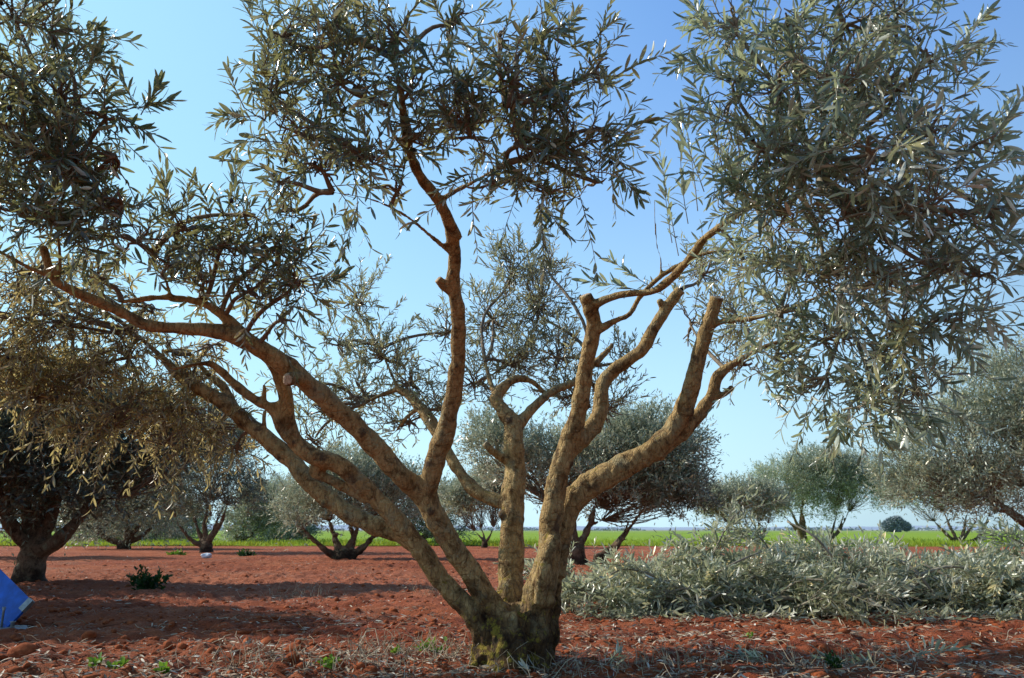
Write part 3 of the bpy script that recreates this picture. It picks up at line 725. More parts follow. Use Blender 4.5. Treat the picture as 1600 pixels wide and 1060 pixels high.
# ripe olives hanging among the leaves
def build_olives():
    mb = MB(); v = ICO2[0] * np.array([.0155, .0155, .021]); mb.add(v, [ICO2[1]])
    me = mb.mesh('olive'); me.materials.append(M_OLIVE)
    pool = [(0, 26), (1, 22), (2, 10), (3, 8)]
    for k, n in pool:
        pts = foli_pts[k]
        for i in RNG.choice(len(pts), n, replace=False):
            o = bpy.data.objects.new('olive', me); COL.objects.link(o); o.parent = tree
            p = pts[i] + np.array([RNG.normal(0, .01), RNG.normal(0, .01), -.022])
            o.location = tuple((p - BASE) * S); o.rotation_euler = (RNG.uniform(-.4, .4), RNG.uniform(-.4, .4), 0)
            q = RNG.uniform(.7, .95); o.scale = (q, q, q)
build_olives()

# ------------------------------------------------------------------ orchard trees behind
ORCHARD = 'olive trees standing in the orchard behind'
def orchard_tree(px, py, label, crown, seed, nleaf=9000, leaf=.14, mat=None, limbs=5, trunk_r=.22, split=.35, lean=0.0, group=ORCHARD, hang=.75, shift=10, grow=1.0, voxel=.035, stems=2, limb_tops=None, Ybase=None, up=.75, xbase=None):
    """crown: list of (px, py, rx, ry) lobes in the photo at the tree's distance"""
    rng = np.random.default_rng(seed); nleaf = int(nleaf * (1.7 if py > 860 else 2.6)); leaf = leaf * 1.15
    g = G(px, py) if Ybase is None else P(xbase, 900, Ybase)
    g[2] = float(ground_z(g[0], g[1])[0]); Y = g[1]
    t = empty('olive_tree', g, label, 'tree', group)
    lobes = [(P(a, b + shift, Y), np.array([c, .5 * (c + d), d]) * grow * PXS(a, b, Y)) for a, b, c, d in crown]
    sc = np.sqrt(np.mean([l[1][0] for l in lobes]))
    mb = MB(); cs = []
    top = g + np.array([0, 0, split])
    c = catmull([np.append(g - [0, 0, .15], trunk_r * 1.45), np.append(g + [0, 0, .1], trunk_r * 1.12), np.append(top, trunk_r * .9)], .12); tube(mb, c, 12, .2, seed); cs.append(c)
    tg = []
    for k in range(limbs):
        l = lobes[k % len(lobes)]
        a = 2 * math.pi * (k + rng.uniform(-.25, .25)) / limbs
        tg.append(l[0] + np.array([math.cos(a) * .45 * l[1][0], math.sin(a) * .5 * l[1][1], rng.uniform(-.35, .1) * l[1][2]]))
    if limb_tops: tg = [P(a, b, Y + dy) for a, b, dy in limb_tops] + tg[:(2 if Y < 18 else 0)]
    for k, e in enumerate(tg):
        s0 = top + np.array([rng.normal(0, .05), rng.normal(0, .05), -.12])
        mid = s0 * .52 + e * .48; mid[2] -= .16 * np.linalg.norm((e - s0)[:2]); mid += rng.normal(0, .05, 3) * np.linalg.norm(e - s0)
        r0 = trunk_r * rng.uniform(.48, .68)
        c = catmull([np.append(s0, r0), np.append(mid, r0 * .72), np.append(e, r0 * .3)], .1); tube(mb, c, 8, .14, seed + k); cs.append(c)
        for q in range(2 if Y < 18 else 1):
            j = int(len(c) * rng.uniform(.6, .85)); e2 = c[j, :3] + nrm(rng.normal(0, 1, 3) + [0, 0, .8]) * np.linalg.norm(e - s0) * .4
            c2 = catmull([np.append(c[j, :3], c[j, 3] * .7), np.append((c[j, :3] + e2) / 2 + rng.normal(0, .06, 3), c[j, 3] * .5), np.append(e2, .02)], .1); tube(mb, c2, 6, .12, seed + 9 + q); cs.append(c2)
    v, f = fuse(mb, voxel, 2)
    n = vert_normals(v, f); v = v + n * (trunk_r * .10 * fbm(v, .2, 2, seed))[:, None]; n = vert_normals(v, f)
    z = np.zeros(len(v)); skin_part('trunk', v, f, np.ones(len(f), bool), n, {'scar': z, 'cut': z}, g, M_BARK_FAR, t)
    sk = np.vstack(cs)
    # crown: clumps over each lobe, twigs growing up and out of the clumps
    mb = MB(); tot = sum(l[1][0] * l[1][2] for l in lobes)
    for c0, R in lobes:
        share = R[0] * R[2] / tot
        pairs = 6; nt = int(nleaf * share / (pairs * 2 * .9)); nc = max(10, int(nt / 8))
        d = nrm(rng.normal(0, 1, (nc, 3))); d[:, 2] = np.where(d[:, 2] < -hang, -d[:, 2] * .6, d[:, 2]); d = nrm(d)
        rr = rng.uniform(.3, 1, (nc, 1)) ** .42
        bump = (1 + .22 * vnoise(d, .55, seed))[:, None]
        cl = c0 + d * rr * R * .9 * bump
        a = np.array([sk[np.linalg.norm(sk[:, :3] - q, axis=1).argmin(), :3] for q in cl[::2]])
        add_stems(mb, bend(a, cl[::2], 5, -.04, .07), np.linspace(.018, .008, 5)[None].repeat(len(a), 0), 1, 3)
        w = rng.integers(0, nc, nt); cs_ = .10 * R.mean()
        base = cl[w] + rng.normal(0, 1, (nt, 3)) * cs_
        dr = d[w] * .8 + rng.normal(0, .5, (nt, 3)) + np.array([0, 0, up])
        ln = leaf * rng.uniform(2.2, 4.6, nt)
        cb = np.repeat(rng.normal(0, .16, nc)[w][:, None], 1, 1)
        # per-clump light and dark
        for sgn in (-1, 1):
            s = (cb[:, 0] < 0) if sgn < 0 else (cb[:, 0] >= 0)
            if s.any(): add_twigs(mb, base[s], dr[s], ln[s], pairs, leaf, False, .22, .004, 0, 1, .27, stems=(Y < 18), tintbias=.13 * sgn)
    link('crown', mb.mesh('crown', g), [mat or M_LEAF_FAR, M_TWIG], t)
    return t

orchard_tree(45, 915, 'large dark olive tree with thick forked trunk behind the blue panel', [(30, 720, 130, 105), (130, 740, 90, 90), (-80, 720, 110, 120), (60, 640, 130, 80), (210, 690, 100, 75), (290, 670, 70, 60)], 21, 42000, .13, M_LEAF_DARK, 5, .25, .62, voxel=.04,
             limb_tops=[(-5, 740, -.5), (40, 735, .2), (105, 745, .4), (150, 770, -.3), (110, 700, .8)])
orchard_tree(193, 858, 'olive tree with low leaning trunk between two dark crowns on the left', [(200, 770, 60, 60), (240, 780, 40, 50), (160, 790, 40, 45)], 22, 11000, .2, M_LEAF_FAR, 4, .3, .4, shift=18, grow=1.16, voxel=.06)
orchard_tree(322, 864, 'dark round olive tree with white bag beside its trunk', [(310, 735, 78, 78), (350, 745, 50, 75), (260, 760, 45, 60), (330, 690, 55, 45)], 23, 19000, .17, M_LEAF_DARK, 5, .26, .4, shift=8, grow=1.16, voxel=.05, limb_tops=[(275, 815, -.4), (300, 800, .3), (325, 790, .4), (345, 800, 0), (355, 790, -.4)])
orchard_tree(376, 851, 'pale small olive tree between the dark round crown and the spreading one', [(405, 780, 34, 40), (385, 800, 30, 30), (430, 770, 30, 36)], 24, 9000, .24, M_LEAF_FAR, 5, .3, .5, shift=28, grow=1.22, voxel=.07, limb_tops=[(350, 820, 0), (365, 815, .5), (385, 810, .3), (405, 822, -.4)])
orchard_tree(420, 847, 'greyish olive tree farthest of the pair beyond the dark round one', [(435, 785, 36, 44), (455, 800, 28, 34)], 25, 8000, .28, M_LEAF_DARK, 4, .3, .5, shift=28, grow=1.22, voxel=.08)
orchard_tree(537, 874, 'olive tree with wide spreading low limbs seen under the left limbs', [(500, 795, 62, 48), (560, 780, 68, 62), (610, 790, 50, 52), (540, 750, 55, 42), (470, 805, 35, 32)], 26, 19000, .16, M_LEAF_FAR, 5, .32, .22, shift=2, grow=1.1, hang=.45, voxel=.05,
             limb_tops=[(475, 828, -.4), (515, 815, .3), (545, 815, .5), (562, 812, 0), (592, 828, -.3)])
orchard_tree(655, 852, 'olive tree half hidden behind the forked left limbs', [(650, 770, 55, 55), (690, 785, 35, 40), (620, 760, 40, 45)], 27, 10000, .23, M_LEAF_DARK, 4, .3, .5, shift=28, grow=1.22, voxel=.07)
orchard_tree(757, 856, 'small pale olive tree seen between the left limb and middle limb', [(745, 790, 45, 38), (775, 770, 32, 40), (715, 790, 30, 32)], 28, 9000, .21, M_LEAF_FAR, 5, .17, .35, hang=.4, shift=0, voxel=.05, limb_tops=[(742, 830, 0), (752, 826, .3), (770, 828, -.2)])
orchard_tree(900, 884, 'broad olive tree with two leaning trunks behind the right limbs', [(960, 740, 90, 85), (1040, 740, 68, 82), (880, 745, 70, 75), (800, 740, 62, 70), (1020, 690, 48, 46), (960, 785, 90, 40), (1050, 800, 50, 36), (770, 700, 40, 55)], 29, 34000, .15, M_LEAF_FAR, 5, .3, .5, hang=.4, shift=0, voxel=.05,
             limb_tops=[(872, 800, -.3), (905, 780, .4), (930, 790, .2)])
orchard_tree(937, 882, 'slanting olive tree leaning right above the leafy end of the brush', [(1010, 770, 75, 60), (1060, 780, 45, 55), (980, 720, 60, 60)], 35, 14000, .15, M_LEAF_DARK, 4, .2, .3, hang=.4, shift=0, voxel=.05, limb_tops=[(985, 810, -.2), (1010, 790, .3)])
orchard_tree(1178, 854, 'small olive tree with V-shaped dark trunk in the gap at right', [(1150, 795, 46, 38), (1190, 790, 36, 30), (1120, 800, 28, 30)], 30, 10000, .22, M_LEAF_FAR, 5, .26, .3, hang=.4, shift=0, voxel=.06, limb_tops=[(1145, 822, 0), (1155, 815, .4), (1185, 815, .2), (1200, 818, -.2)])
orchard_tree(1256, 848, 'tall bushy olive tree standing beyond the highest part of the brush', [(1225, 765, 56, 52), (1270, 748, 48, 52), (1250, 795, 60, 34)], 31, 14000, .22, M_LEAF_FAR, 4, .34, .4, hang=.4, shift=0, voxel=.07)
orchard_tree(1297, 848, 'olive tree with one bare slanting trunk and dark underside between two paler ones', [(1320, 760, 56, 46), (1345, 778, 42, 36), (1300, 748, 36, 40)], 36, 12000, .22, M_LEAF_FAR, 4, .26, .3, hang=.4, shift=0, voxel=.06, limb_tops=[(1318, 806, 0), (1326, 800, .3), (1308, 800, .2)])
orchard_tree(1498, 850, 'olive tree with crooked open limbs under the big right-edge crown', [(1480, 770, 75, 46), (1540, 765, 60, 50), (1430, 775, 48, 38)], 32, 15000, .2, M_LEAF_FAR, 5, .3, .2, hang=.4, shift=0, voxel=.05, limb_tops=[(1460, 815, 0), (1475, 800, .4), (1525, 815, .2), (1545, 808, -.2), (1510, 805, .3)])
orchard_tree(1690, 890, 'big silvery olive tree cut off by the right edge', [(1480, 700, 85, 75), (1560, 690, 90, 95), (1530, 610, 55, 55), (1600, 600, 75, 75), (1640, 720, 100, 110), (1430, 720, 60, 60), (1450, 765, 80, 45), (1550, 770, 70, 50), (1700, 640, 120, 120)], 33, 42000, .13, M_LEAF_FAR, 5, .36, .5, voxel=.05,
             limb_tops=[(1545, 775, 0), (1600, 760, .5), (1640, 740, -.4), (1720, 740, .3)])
orchard_tree(270, 844, 'farthest olive tree peeping left of the dark round crown', [(265, 800, 36, 30), (290, 795, 28, 28)], 34, 6000, .3, M_LEAF_FAR, 3, .3, .5, shift=28, grow=1.22, voxel=.09)
orchard_tree(-60, 872, 'olive tree at the left edge behind the large dark one', [(-20, 740, 90, 90), (-110, 740, 90, 90)], 37, 14000, .18, M_LEAF_DARK, 4, .3, .5, voxel=.06)

orchard_tree(118, 850, 'dim olive tree seen just right of the large dark trunk at left', [(110, 780, 70, 60), (160, 790, 50, 45)], 40, 12000, .24, M_LEAF_DARK, 4, .3, .4, shift=28, grow=1.22, voxel=.07)
orchard_tree(238, 846, 'small olive tree low between the leaning one and the dark round one', [(235, 790, 45, 48)], 41, 8000, .28, M_LEAF_DARK, 4, .3, .4, shift=28, grow=1.22, voxel=.08)
# the next tree of the row, beyond the left edge: its shade lies across the near soil
orchard_tree(0, 0, 'olive tree just outside the left edge, shading the near soil', [(-360, 640, 190, 170), (-300, 560, 150, 150), (-440, 600, 170, 170)], 39, 22000, .15, M_LEAF_DARK, 5, .3, .6, voxel=.06, Ybase=10.9, xbase=-380, grow=1.15)

# far rounded tree out in the field, hazy
def far_tree():
    Y = 330.0; g = P(1398, 829, Y); g[2] = 0
    t = empty('field_tree', g, 'lone hazy dark tree far out on the green field', 'tree')
    mb = MB(); tube(mb, np.array([[*(g - [0, 0, .5]), 1.2], [*(g + [0, 0, 2.5]), .8], [*(g + [0, 0, 5]), .4]]), 8, .1)
    link('trunk', mb.mesh('trunk', g), M_FARWOOD, t)
    mb = MB()
    for px, py, r in ((1386, 822, 6), (1393, 817, 6), (1402, 815, 6), (1409, 820, 5), (1416, 823, 4), (1398, 823, 8)):
        c = P(px, py, Y); R = r * PXS(px, py, Y); n = 900
        d = nrm(RNG.normal(0, 1, (n, 3))); b = c + d * R * RNG.uniform(.4, 1, (n, 1)) ** .5
        add_leaves(mb, b, d + RNG.normal(0, .5, (n, 3)), RNG.normal(0, 1, (n, 3)), np.full(n, 1.3), np.full(n, .5), RNG.random(n), 0, False)
    link('crown', mb.mesh('crown', g), M_FARWOOD, t)
far_tree()

# ------------------------------------------------------------------ setting
def axis(lo, hi, flo, fhi, step, grow=1.12):
    a = list(np.arange(flo, fhi + 1e-6, step)); s = step; x = a[-1]
    while x < hi: s *= grow; x += s; a.append(x)
    s = step; x = a[0]; b = []
    while x > lo: s *= grow; x -= s; b.append(x)
    return np.array(b[::-1] + a)

def grid_obj(name, X, Yv, zf, mat):
    xx, yy = np.meshgrid(X, Yv); z = zf(xx.ravel(), yy.ravel())
    v = np.stack([xx.ravel(), yy.ravel(), z], 1); idx = np.arange(len(v)).reshape(xx.shape)
    q = np.stack([idx[:-1, :-1], idx[:-1, 1:], idx[1:, 1:], idx[1:, :-1]], -1).reshape(-1, 4)
    mb = MB(); mb.add(v, [q]); o = link(name, mb.mesh(name), mat); o['kind'] = 'structure'; return o

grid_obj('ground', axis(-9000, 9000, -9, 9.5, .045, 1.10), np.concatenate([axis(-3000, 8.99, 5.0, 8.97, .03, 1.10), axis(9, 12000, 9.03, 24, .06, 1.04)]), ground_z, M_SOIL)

def field_z(x, y):
    p = np.stack([x, y, 0 * x], 1)
    return .08 + .05 * vnoise(p, 2.0, 70)
def field():
    xs = axis(-1500, 1500, -60, 60, .8, 1.15); ys = axis(49, 900, 50, 60, .6, 1.12); ys = ys[ys >= 49.5]
    xx, yy = np.meshgrid(xs, ys)
    e = np.exp(-(yy - ys[0]) / 6)
    yy = yy + e * (1.3 * vnoise(np.stack([xx.ravel(), 0 * xx.ravel(), 0 * xx.ravel()], 1), 3.0, 71).reshape(xx.shape) - .02 * xx)
    z = field_z(xx.ravel(), yy.ravel()) * np.clip((yy.ravel() - 49) / 3, .1, 1)
    v = np.stack([xx.ravel(), yy.ravel(), z], 1); idx = np.arange(len(v)).reshape(xx.shape)
    q = np.stack([idx[:-1, :-1], idx[:-1, 1:], idx[1:, 1:], idx[1:, :-1]], -1).reshape(-1, 4)
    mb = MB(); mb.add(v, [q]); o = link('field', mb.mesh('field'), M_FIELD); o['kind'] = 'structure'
field()

def crop():
    n = 26000; mb = MB()
    y = 49 + RNG.exponential(9, n); x = RNG.uniform(-1, 1, n) * (y * .72)
    b = np.stack([x, y, np.zeros(n)], 1)
    b[:, 1] += 1.3 * vnoise(np.stack([x, 0 * x, 0 * x], 1), 3.0, 71) - .02 * x
    d = RNG.normal(0, .35, (n, 3)) + [0, 0, 1]
    add_leaves(mb, b, d, RNG.normal(0, 1, (n, 3)), RNG.uniform(.18, .42, n), np.full(n, .05), RNG.random(n), 0, False)
    o = link('crop_grass', mb.mesh('crop_grass'), M_FIELD_BLADE)
    tag(o, 'bright green young crop growing beyond the orchard', 'grass', kind='stuff')
crop()

def hills():
    mb = MB()
    for Y, hmax, sd, off in ((5200, 70, 81, 0), (3600, 34, 83, 400)):
        x = np.linspace(-7000, 7000, 240)
        p = np.stack([x + off, 0 * x, 0 * x], 1)
        h = hmax * (.55 + .45 * fbm(p, 1500, 4, sd)); h = np.maximum(h, 6)
        base = np.stack([x, np.full_like(x, Y) + 1 * 0, np.full_like(x, -5)], 1); topv = np.stack([x, np.full_like(x, Y + 500), h], 1); back = np.stack([x, np.full_like(x, Y + 1200), np.full_like(x, -5)], 1)
        v = np.concatenate([base, topv, back]); n = len(x); i = np.arange(n - 1)
        q = np.concatenate([np.stack([i, i + 1, i + 1 + n, i + n], 1), np.stack([i + n, i + 1 + n, i + 1 + 2 * n, i + 2 * n], 1)])
        mb.add(v, [q])
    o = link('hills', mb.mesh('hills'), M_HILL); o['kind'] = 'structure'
hills()

def far_wood():
    mb = MB(); n = 12000
    x = RNG.uniform(-900, 900, n); y = RNG.uniform(880, 980, n); dn = vnoise(np.stack([x, 0 * x, 0 * x], 1), 60, 90)
    k = dn > -.15; x, y, dn = x[k], y[k], dn[k]; n = len(x)
    b = np.stack([x, y, RNG.uniform(-1, 1, n) * (1.0 + 2.6 * np.clip(dn + .15, 0, 1))], 1)
    add_leaves(mb, b, RNG.normal(0, 1, (n, 3)) * [1, .3, .25], RNG.normal(0, 1, (n, 3)), RNG.uniform(2.5, 5, n), np.full(n, 1.6), RNG.random(n), 0, False)
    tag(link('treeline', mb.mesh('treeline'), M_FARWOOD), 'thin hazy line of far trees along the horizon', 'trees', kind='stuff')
far_wood()

# ------------------------------------------------------------------ heap of prunings
def pile_profile(x):        # height of the heap along its length
    h = np.interp(x, [.85, 1.3, 2.2, 3.2, 4.1, 4.6, 5.4, 6.4, 7.6, 9.5, 11, 12], [.12, .36, .49, .51, .82, .60, .52, .55, .60, .64, .6, .3])
    return h
def brush():
    g = np.array([4.6, 10.5, 0.0]); g[2] = float(ground_z(g[0], g[1])[0])
    t = empty('brush_pile', g, 'long heap of cut olive branches with silvery leaves on the red soil', 'brush pile')
    mb = MB()
    nb = 260                                     # cut boughs thrown on the heap, mostly lying along it
    x = RNG.uniform(.9, 12, nb); h = pile_profile(x) * (1 + .30 * vnoise(np.stack([x, 0 * x, 0 * x], 1), .8, 96)); a = RNG.uniform(-1, 1, nb)
    y = 10.52 - .03 * (x - 5) + a * .9; z = RNG.uniform(.02, .85, nb) * h * np.sqrt(1 - .8 * a * a)
    a0 = np.stack([x, y, z], 1)
    ang = RNG.normal(0, .5, nb) + np.where(RNG.random(nb) < .5, 0, math.pi)
    d = np.stack([np.cos(ang), np.sin(ang) * .8, RNG.normal(.08, .22, nb)], 1)
    L = RNG.uniform(.5, 1.3, nb)
    b0 = a0 + d * L[:, None]; b0[:, 2] = np.maximum(b0[:, 2], .03)
    paths = bend(a0, b0, 8, .05, .07)
    wood = MB(); add_stems(wood, paths, np.linspace(.018, .006, 8)[None] * RNG.uniform(.6, 1.3, (nb, 1)), 0, 5, .5)
    # leafy twigs: along each bough, and a looser filling
    K = 8; rep_ = 22; seg = RNG.integers(2, K, (nb, rep_))
    base = np.take_along_axis(paths, seg[..., None].repeat(3, 2), 1).reshape(-1, 3) + RNG.normal(0, .035, (nb * rep_, 3))
    bd = np.repeat(nrm(b0 - a0), rep_, 0)
    dr = bd * .9 + RNG.normal(0, .42, (nb * rep_, 3)) + [0, -.1, .14]
    base[:, 2] = np.maximum(base[:, 2], .03)
    add_twigs(mb, base, dr, RNG.uniform(.22, .48, len(base)), 7, .13, True, .22, .005, 0, 1, .22, tintbias=np.repeat(RNG.normal(0, .25, nb), rep_)[:, None] + RNG.normal(0, .12, (nb * rep_, 1)))
    nt = 900
    x = RNG.uniform(.75, 12, nt); a = RNG.uniform(-1, 1, nt) ; h = pile_profile(x) * (1 + .14 * vnoise(np.stack([x, a, 0 * x], 1), .5, 95))
    u = RNG.uniform(.02, 1, nt) ** .75
    prof = np.sqrt(np.clip(1 - .9 * a * a, .05, 1))
    base = np.stack([x, 10.52 - .03 * (x - 5) + a * 1.15, u * h * prof * .9], 1)
    dz = np.where(u > .75, RNG.normal(.45, .4, nt), RNG.normal(.05, .35, nt))
    dr = np.stack([RNG.normal(-.1, .75, nt), RNG.normal(-.15, .6, nt) + .3 * a, dz], 1)
    add_twigs(mb, base, dr, RNG.uniform(.22, .5, nt), 8, .125, True, .25, .005, 0, 1, .21)
    # a few upright shoots that break the top line
    ns = 110; x = np.where(RNG.random(110) < .25, RNG.normal(4.15, .3, 110), RNG.uniform(1, 11, 110)); b = np.stack([x, 10.5 + RNG.normal(0, .4, ns), pile_profile(x) * .72], 1)
    dd = np.stack([RNG.normal(0, .5, ns), RNG.normal(0, .3, ns), np.full(ns, .8)], 1)
    add_twigs(mb, b, dd, RNG.uniform(.3, .55, ns), 8, .125, True, .3, .006, 0, 1, .2)
    # loose skirt of sprigs at the foot
    ns = 240; x = RNG.uniform(.9, 11, ns); b = np.stack([x, 9.35 - .03 * (x - 5) + RNG.normal(0, .16, ns), np.full(ns, .05)], 1)
    dd = np.stack([RNG.normal(0, 1, ns), RNG.normal(-.3, .5, ns), RNG.normal(.05, .12, ns)], 1)
    add_twigs(mb, b, dd, RNG.uniform(.2, .45, ns), 7, .12, True, .1, .005, 0, 1, .2, flat=.6)
    link('foliage', mb.mesh('foliage', g), [M_LEAF_CUT, M_TWIG_GREY], t)
    link('cut_boughs', wood.mesh('cut_boughs', g), M_TWIG_GREY, t)
    for (x0, y0, x1, y1, r) in ((1060, 965, 1180, 900, .02), (1000, 930, 1120, 950, .018), (1255, 960, 1390, 968, .026), (1540, 950, 1440, 880, .018), (1300, 870, 1230, 815, .016), (1110, 900, 1190, 862, .015), (1455, 925, 1395, 870, .02), (1490, 975, 1580, 915, .022), (1205, 935, 1330, 945, .028), (1300, 905, 1410, 945, .018)):
        c = catmull([np.append(P(x0, y0, 9.75), r), np.append(P((x0 + x1) / 2 + 6, (y0 + y1) / 2 - 5, 9.72), r * .9), np.append(P(x1, y1, 9.9), r * .7)], .05)
        m = MB(); tube(m, c, 8, .1, 3); link('bough', m.mesh('bough', g), M_TWIG_GREY, t)
brush()

# ------------------------------------------------------------------ things on the ground
def on_ground(px, py):
    g = G(px, py); g[2] = float(ground_z(g[0], g[1])[0]); return g

def sprig(px, py, label, n, length, leaf, mat, ang, pairs=7, group=None, rise=.12, name='olive_sprig'):
    g = on_ground(px, py); mb = MB()
    a = ang + RNG.normal(0, .6, n); base = g + np.stack([RNG.normal(0, .05, n), RNG.normal(0, .05, n), np.full(n, .03)], 1)
    d = np.stack([np.cos(a), np.sin(a), RNG.uniform(.3, 1, n) * rise * 2], 1)
    add_twigs(mb, base, d, np.full(n, length) * RNG.uniform(.7, 1.1, n), pairs, leaf, True, .15, .006, 0, 1, .21, flat=.5)
    return thing_mesh(name, mb, [mat, M_TWIG_GREY], g, label, 'branch', group)
SPR = 'cut olive sprigs lying on the soil'
sprig(960, 1045, 'upright silvery olive sprig on the soil right of the trunk', 3, .17, .10, M_LEAF_CUT, 1.4, 5, SPR, .9)
sprig(1010, 958, 'cut branch with pale leaves whitened by glare at the front foot of the brush', 13, .36, .12, tint_mat('glare_white_leaf', [(0, (.55, .55, .50)), (1, (.78, .78, .74))], .5), .1, 7, SPR, .15)  # white leaf colour stands in for overexposed pale upper sides
sprig(1440, 1040, 'broad blue-green sprig lying in shade at the lower right', 6, .22, .10, M_LEAF_CUT, .4, 6, SPR, .25)
sprig(1350, 1050, 'dull green sprig at the bottom edge left of the broad one', 4, .2, .095, M_LEAF_SILVER, 2.6, 6, SPR, .2)
sprig(1190, 1040, 'low olive sprig in the litter below the brush', 5, .2, .09, M_LEAF_SILVER, 2.2, 6, SPR, .15)
sprig(830, 1052, 'grey-leaved sprig lying against the foot of the trunk', 3, .22, .10, M_LEAF_CUT, 2.4, 5, SPR, .3)
sprig(900, 968, 'small fallen sprig between the trunk and the brush', 3, .22, .11, M_LEAF_CUT, .3, 6, SPR, .15)

def clod(px, py, r, label, seed):
    g = on_ground(px, py); mb = MB(); v = ico(3)
    p = v[0] * (1 + .28 * fbm(v[0], .7, 3, seed))[:, None] * np.array([1.15, 1, .75]) * r + g + [0, 0, r * .4]
    mb.add(p, [v[1]]); thing_mesh('soil_clod', mb, M_CLOD, g, label, 'clod', 'large clods of red soil')
clod(460, 1024, .075, 'knobbly red clod standing on the shaded soil left of the trunk', 1)
clod(34, 1040, .085, 'large dark red clod in the lower left corner', 2)
clod(582, 1054, .05, 'small pale red clod at the bottom edge left of the trunk', 3)
clod(140, 1000, .06, 'flat pinkish clod on the shaded soil below the green bush', 4)
clod(676, 980, .055, 'red clod lying close to the left foot of the tree', 5)

def leafy(px, py, label, cat, name, nst, h, leaf, mat, spread, ratio=.5, pairs=5, group=None):
    g = on_ground(px, py); mb = MB()
    b = g + np.stack([RNG.normal(0, min(.06, spread * .25), nst), RNG.normal(0, min(.06, spread * .25), nst), np.zeros(nst)], 1)
    d = np.stack([RNG.normal(0, spread / h * .6, nst), RNG.normal(0, spread / h * .6, nst), np.ones(nst)], 1)
    add_twigs(mb, b, d, RNG.uniform(.5, 1.05, nst) * h, pairs, leaf, True, .15, .005, 0, 1, ratio)
    return thing_mesh(name, mb, [mat, mat], g, label, cat, group)
leafy(230, 925, 'dark green leafy bush on the edge of the shaded soil', 'bush', 'green_bush', 42, .42, .1, M_BUSH, .42, .45, 7)
WG = 'small green weeds in the litter'
leafy(148, 1054, 'bright yellow-green broad-leaved weed at the bottom left', 'weed', 'weed', 6, .06, .075, M_WEED, .08, .5, 3, WG)
leafy(184, 1053, 'bright green weed next to the yellow-green one at the bottom left', 'weed', 'weed', 5, .06, .065, M_WEED, .06, .5, 3, WG)
leafy(510, 1046, 'fresh green weed beside the knobbly clod', 'weed', 'weed', 12, .10, .05, M_WEED, .14, .6, 4, WG)
leafy(672, 1022, 'tuft of pale green weed just left of the trunk', 'weed', 'weed', 14, .12, .05, M_WEED, .2, .5, 4, WG)
leafy(262, 1056, 'half cut off weed at the bottom edge right of the yellow-green ones', 'weed', 'weed', 4, .05, .07, M_WEED, .05, .5, 3, WG)
leafy(620, 1026, 'little green weed midway between clod and trunk', 'weed', 'weed', 7, .07, .04, M_WEED, .08, .6, 3, WG)
leafy(1172, 1002, 'tiny green weed alone on sunlit soil below the brush', 'weed', 'weed', 5, .09, .05, M_WEED, .05, .5, 3, WG)
leafy(1305, 1058, 'dark green weed at the bottom edge below the brush', 'weed', 'weed', 7, .11, .06, M_BUSH, .1, .4, 4, WG)
leafy(385, 870, 'low green weed patch on far soil in front of the pale small tree', 'weed', 'weed', 40, .3, .16, M_BUSH, .8, .4, 4, WG)
leafy(275, 868, 'wide low green weed patch left of the white bag', 'weed', 'weed', 60, .25, .16, M_WEED, 1.3, .4, 4, WG)

def bag():
    g = on_ground(322, 874); mb = MB(); v = ico(3)
    p = v[0] * (1 + .35 * fbm(v[0], .6, 3, 77))[:, None] * np.array([.17, .12, .09]) + g + [0, 0, .07]
    mb.add(p, [v[1]]); thing_mesh('plastic_bag', mb, M_WHITE, g, 'crumpled white plastic bag on soil under the dark round tree', 'bag')
bag()

def panel():
    g = on_ground(-10, 985)
    t = empty('blue_panel', g, 'tilted bright blue panel with grey metal corner at the left edge', 'panel')
    Y = g[1]
    c = [P(50, 940, Y + .05), P(-52, 838, Y + .55), P(-154, 940, Y + .55), P(-30, 1012, Y - .05)]
    # the board is a flat tilted sheet with thickness
    a, b_ = c[0], c[1]; low = P(18, 973, Y - .02)
    e1 = b_ - a; e2 = nrm(low - a) * .95
    n = nrm(np.cross(e1, e2)); n = n if n[1] < 0 else -n
    def slab(mb, o, u, w, th):
        v = np.array([o, o + u, o + u + w, o + w]); q = v - n * th
        mb.add(np.vstack([v, q]), [np.array([[0, 1, 2, 3], [7, 6, 5, 4], [0, 4, 5, 1], [1, 5, 6, 2], [2, 6, 7, 3], [3, 7, 4, 0]])])
    mb = MB(); slab(mb, a, e1, e2, .03); link('sheet', mb.mesh('sheet', g, False), M_BLUE, t)
    mb = MB(); slab(mb, a + n * .012 - (nrm(e1) + nrm(e2)) * .008, nrm(e1) * .07, nrm(e2) * .13, .05); link('corner_bracket', mb.mesh('corner_bracket', g, False), M_METAL, t)
    k = P(23, 984, Y - .1); mb = MB()
    x0, x1, y0, y1, z0, z1 = k[0] - 1.0, k[0], k[1] - .05, k[1] + .25, g[2] - .02, g[2] + .055
    v = np.array([[x, y, z] for z in (z0, z1) for y in (y0, y1) for x in (x0, x1)]); v[5] -= [.03, 0, 0.02]; v[7] -= [.03, 0, .02]
    mb.add(v, [np.array([[0, 2, 3, 1], [4, 5, 7, 6], [0, 1, 5, 4], [2, 6, 7, 3], [0, 4, 6, 2], [1, 3, 7, 5]])]); link('base_rail', mb.mesh('base_rail', g, False), M_METAL, t)
    for dx, hh, r in ((-.17, .2, .012), (-.06, .06, .02)):
        mb = MB(); p = k + np.array([dx, .05, 0]); p[2] = z1 - .02
        tube(mb, np.array([[*p, r], [*(p + [0, 0, hh * .8]), r], [*(p + [0, 0, hh]), r * 1.6]]), 8, 0); link('bolt', mb.mesh('bolt', g), M_METAL, t)
panel()

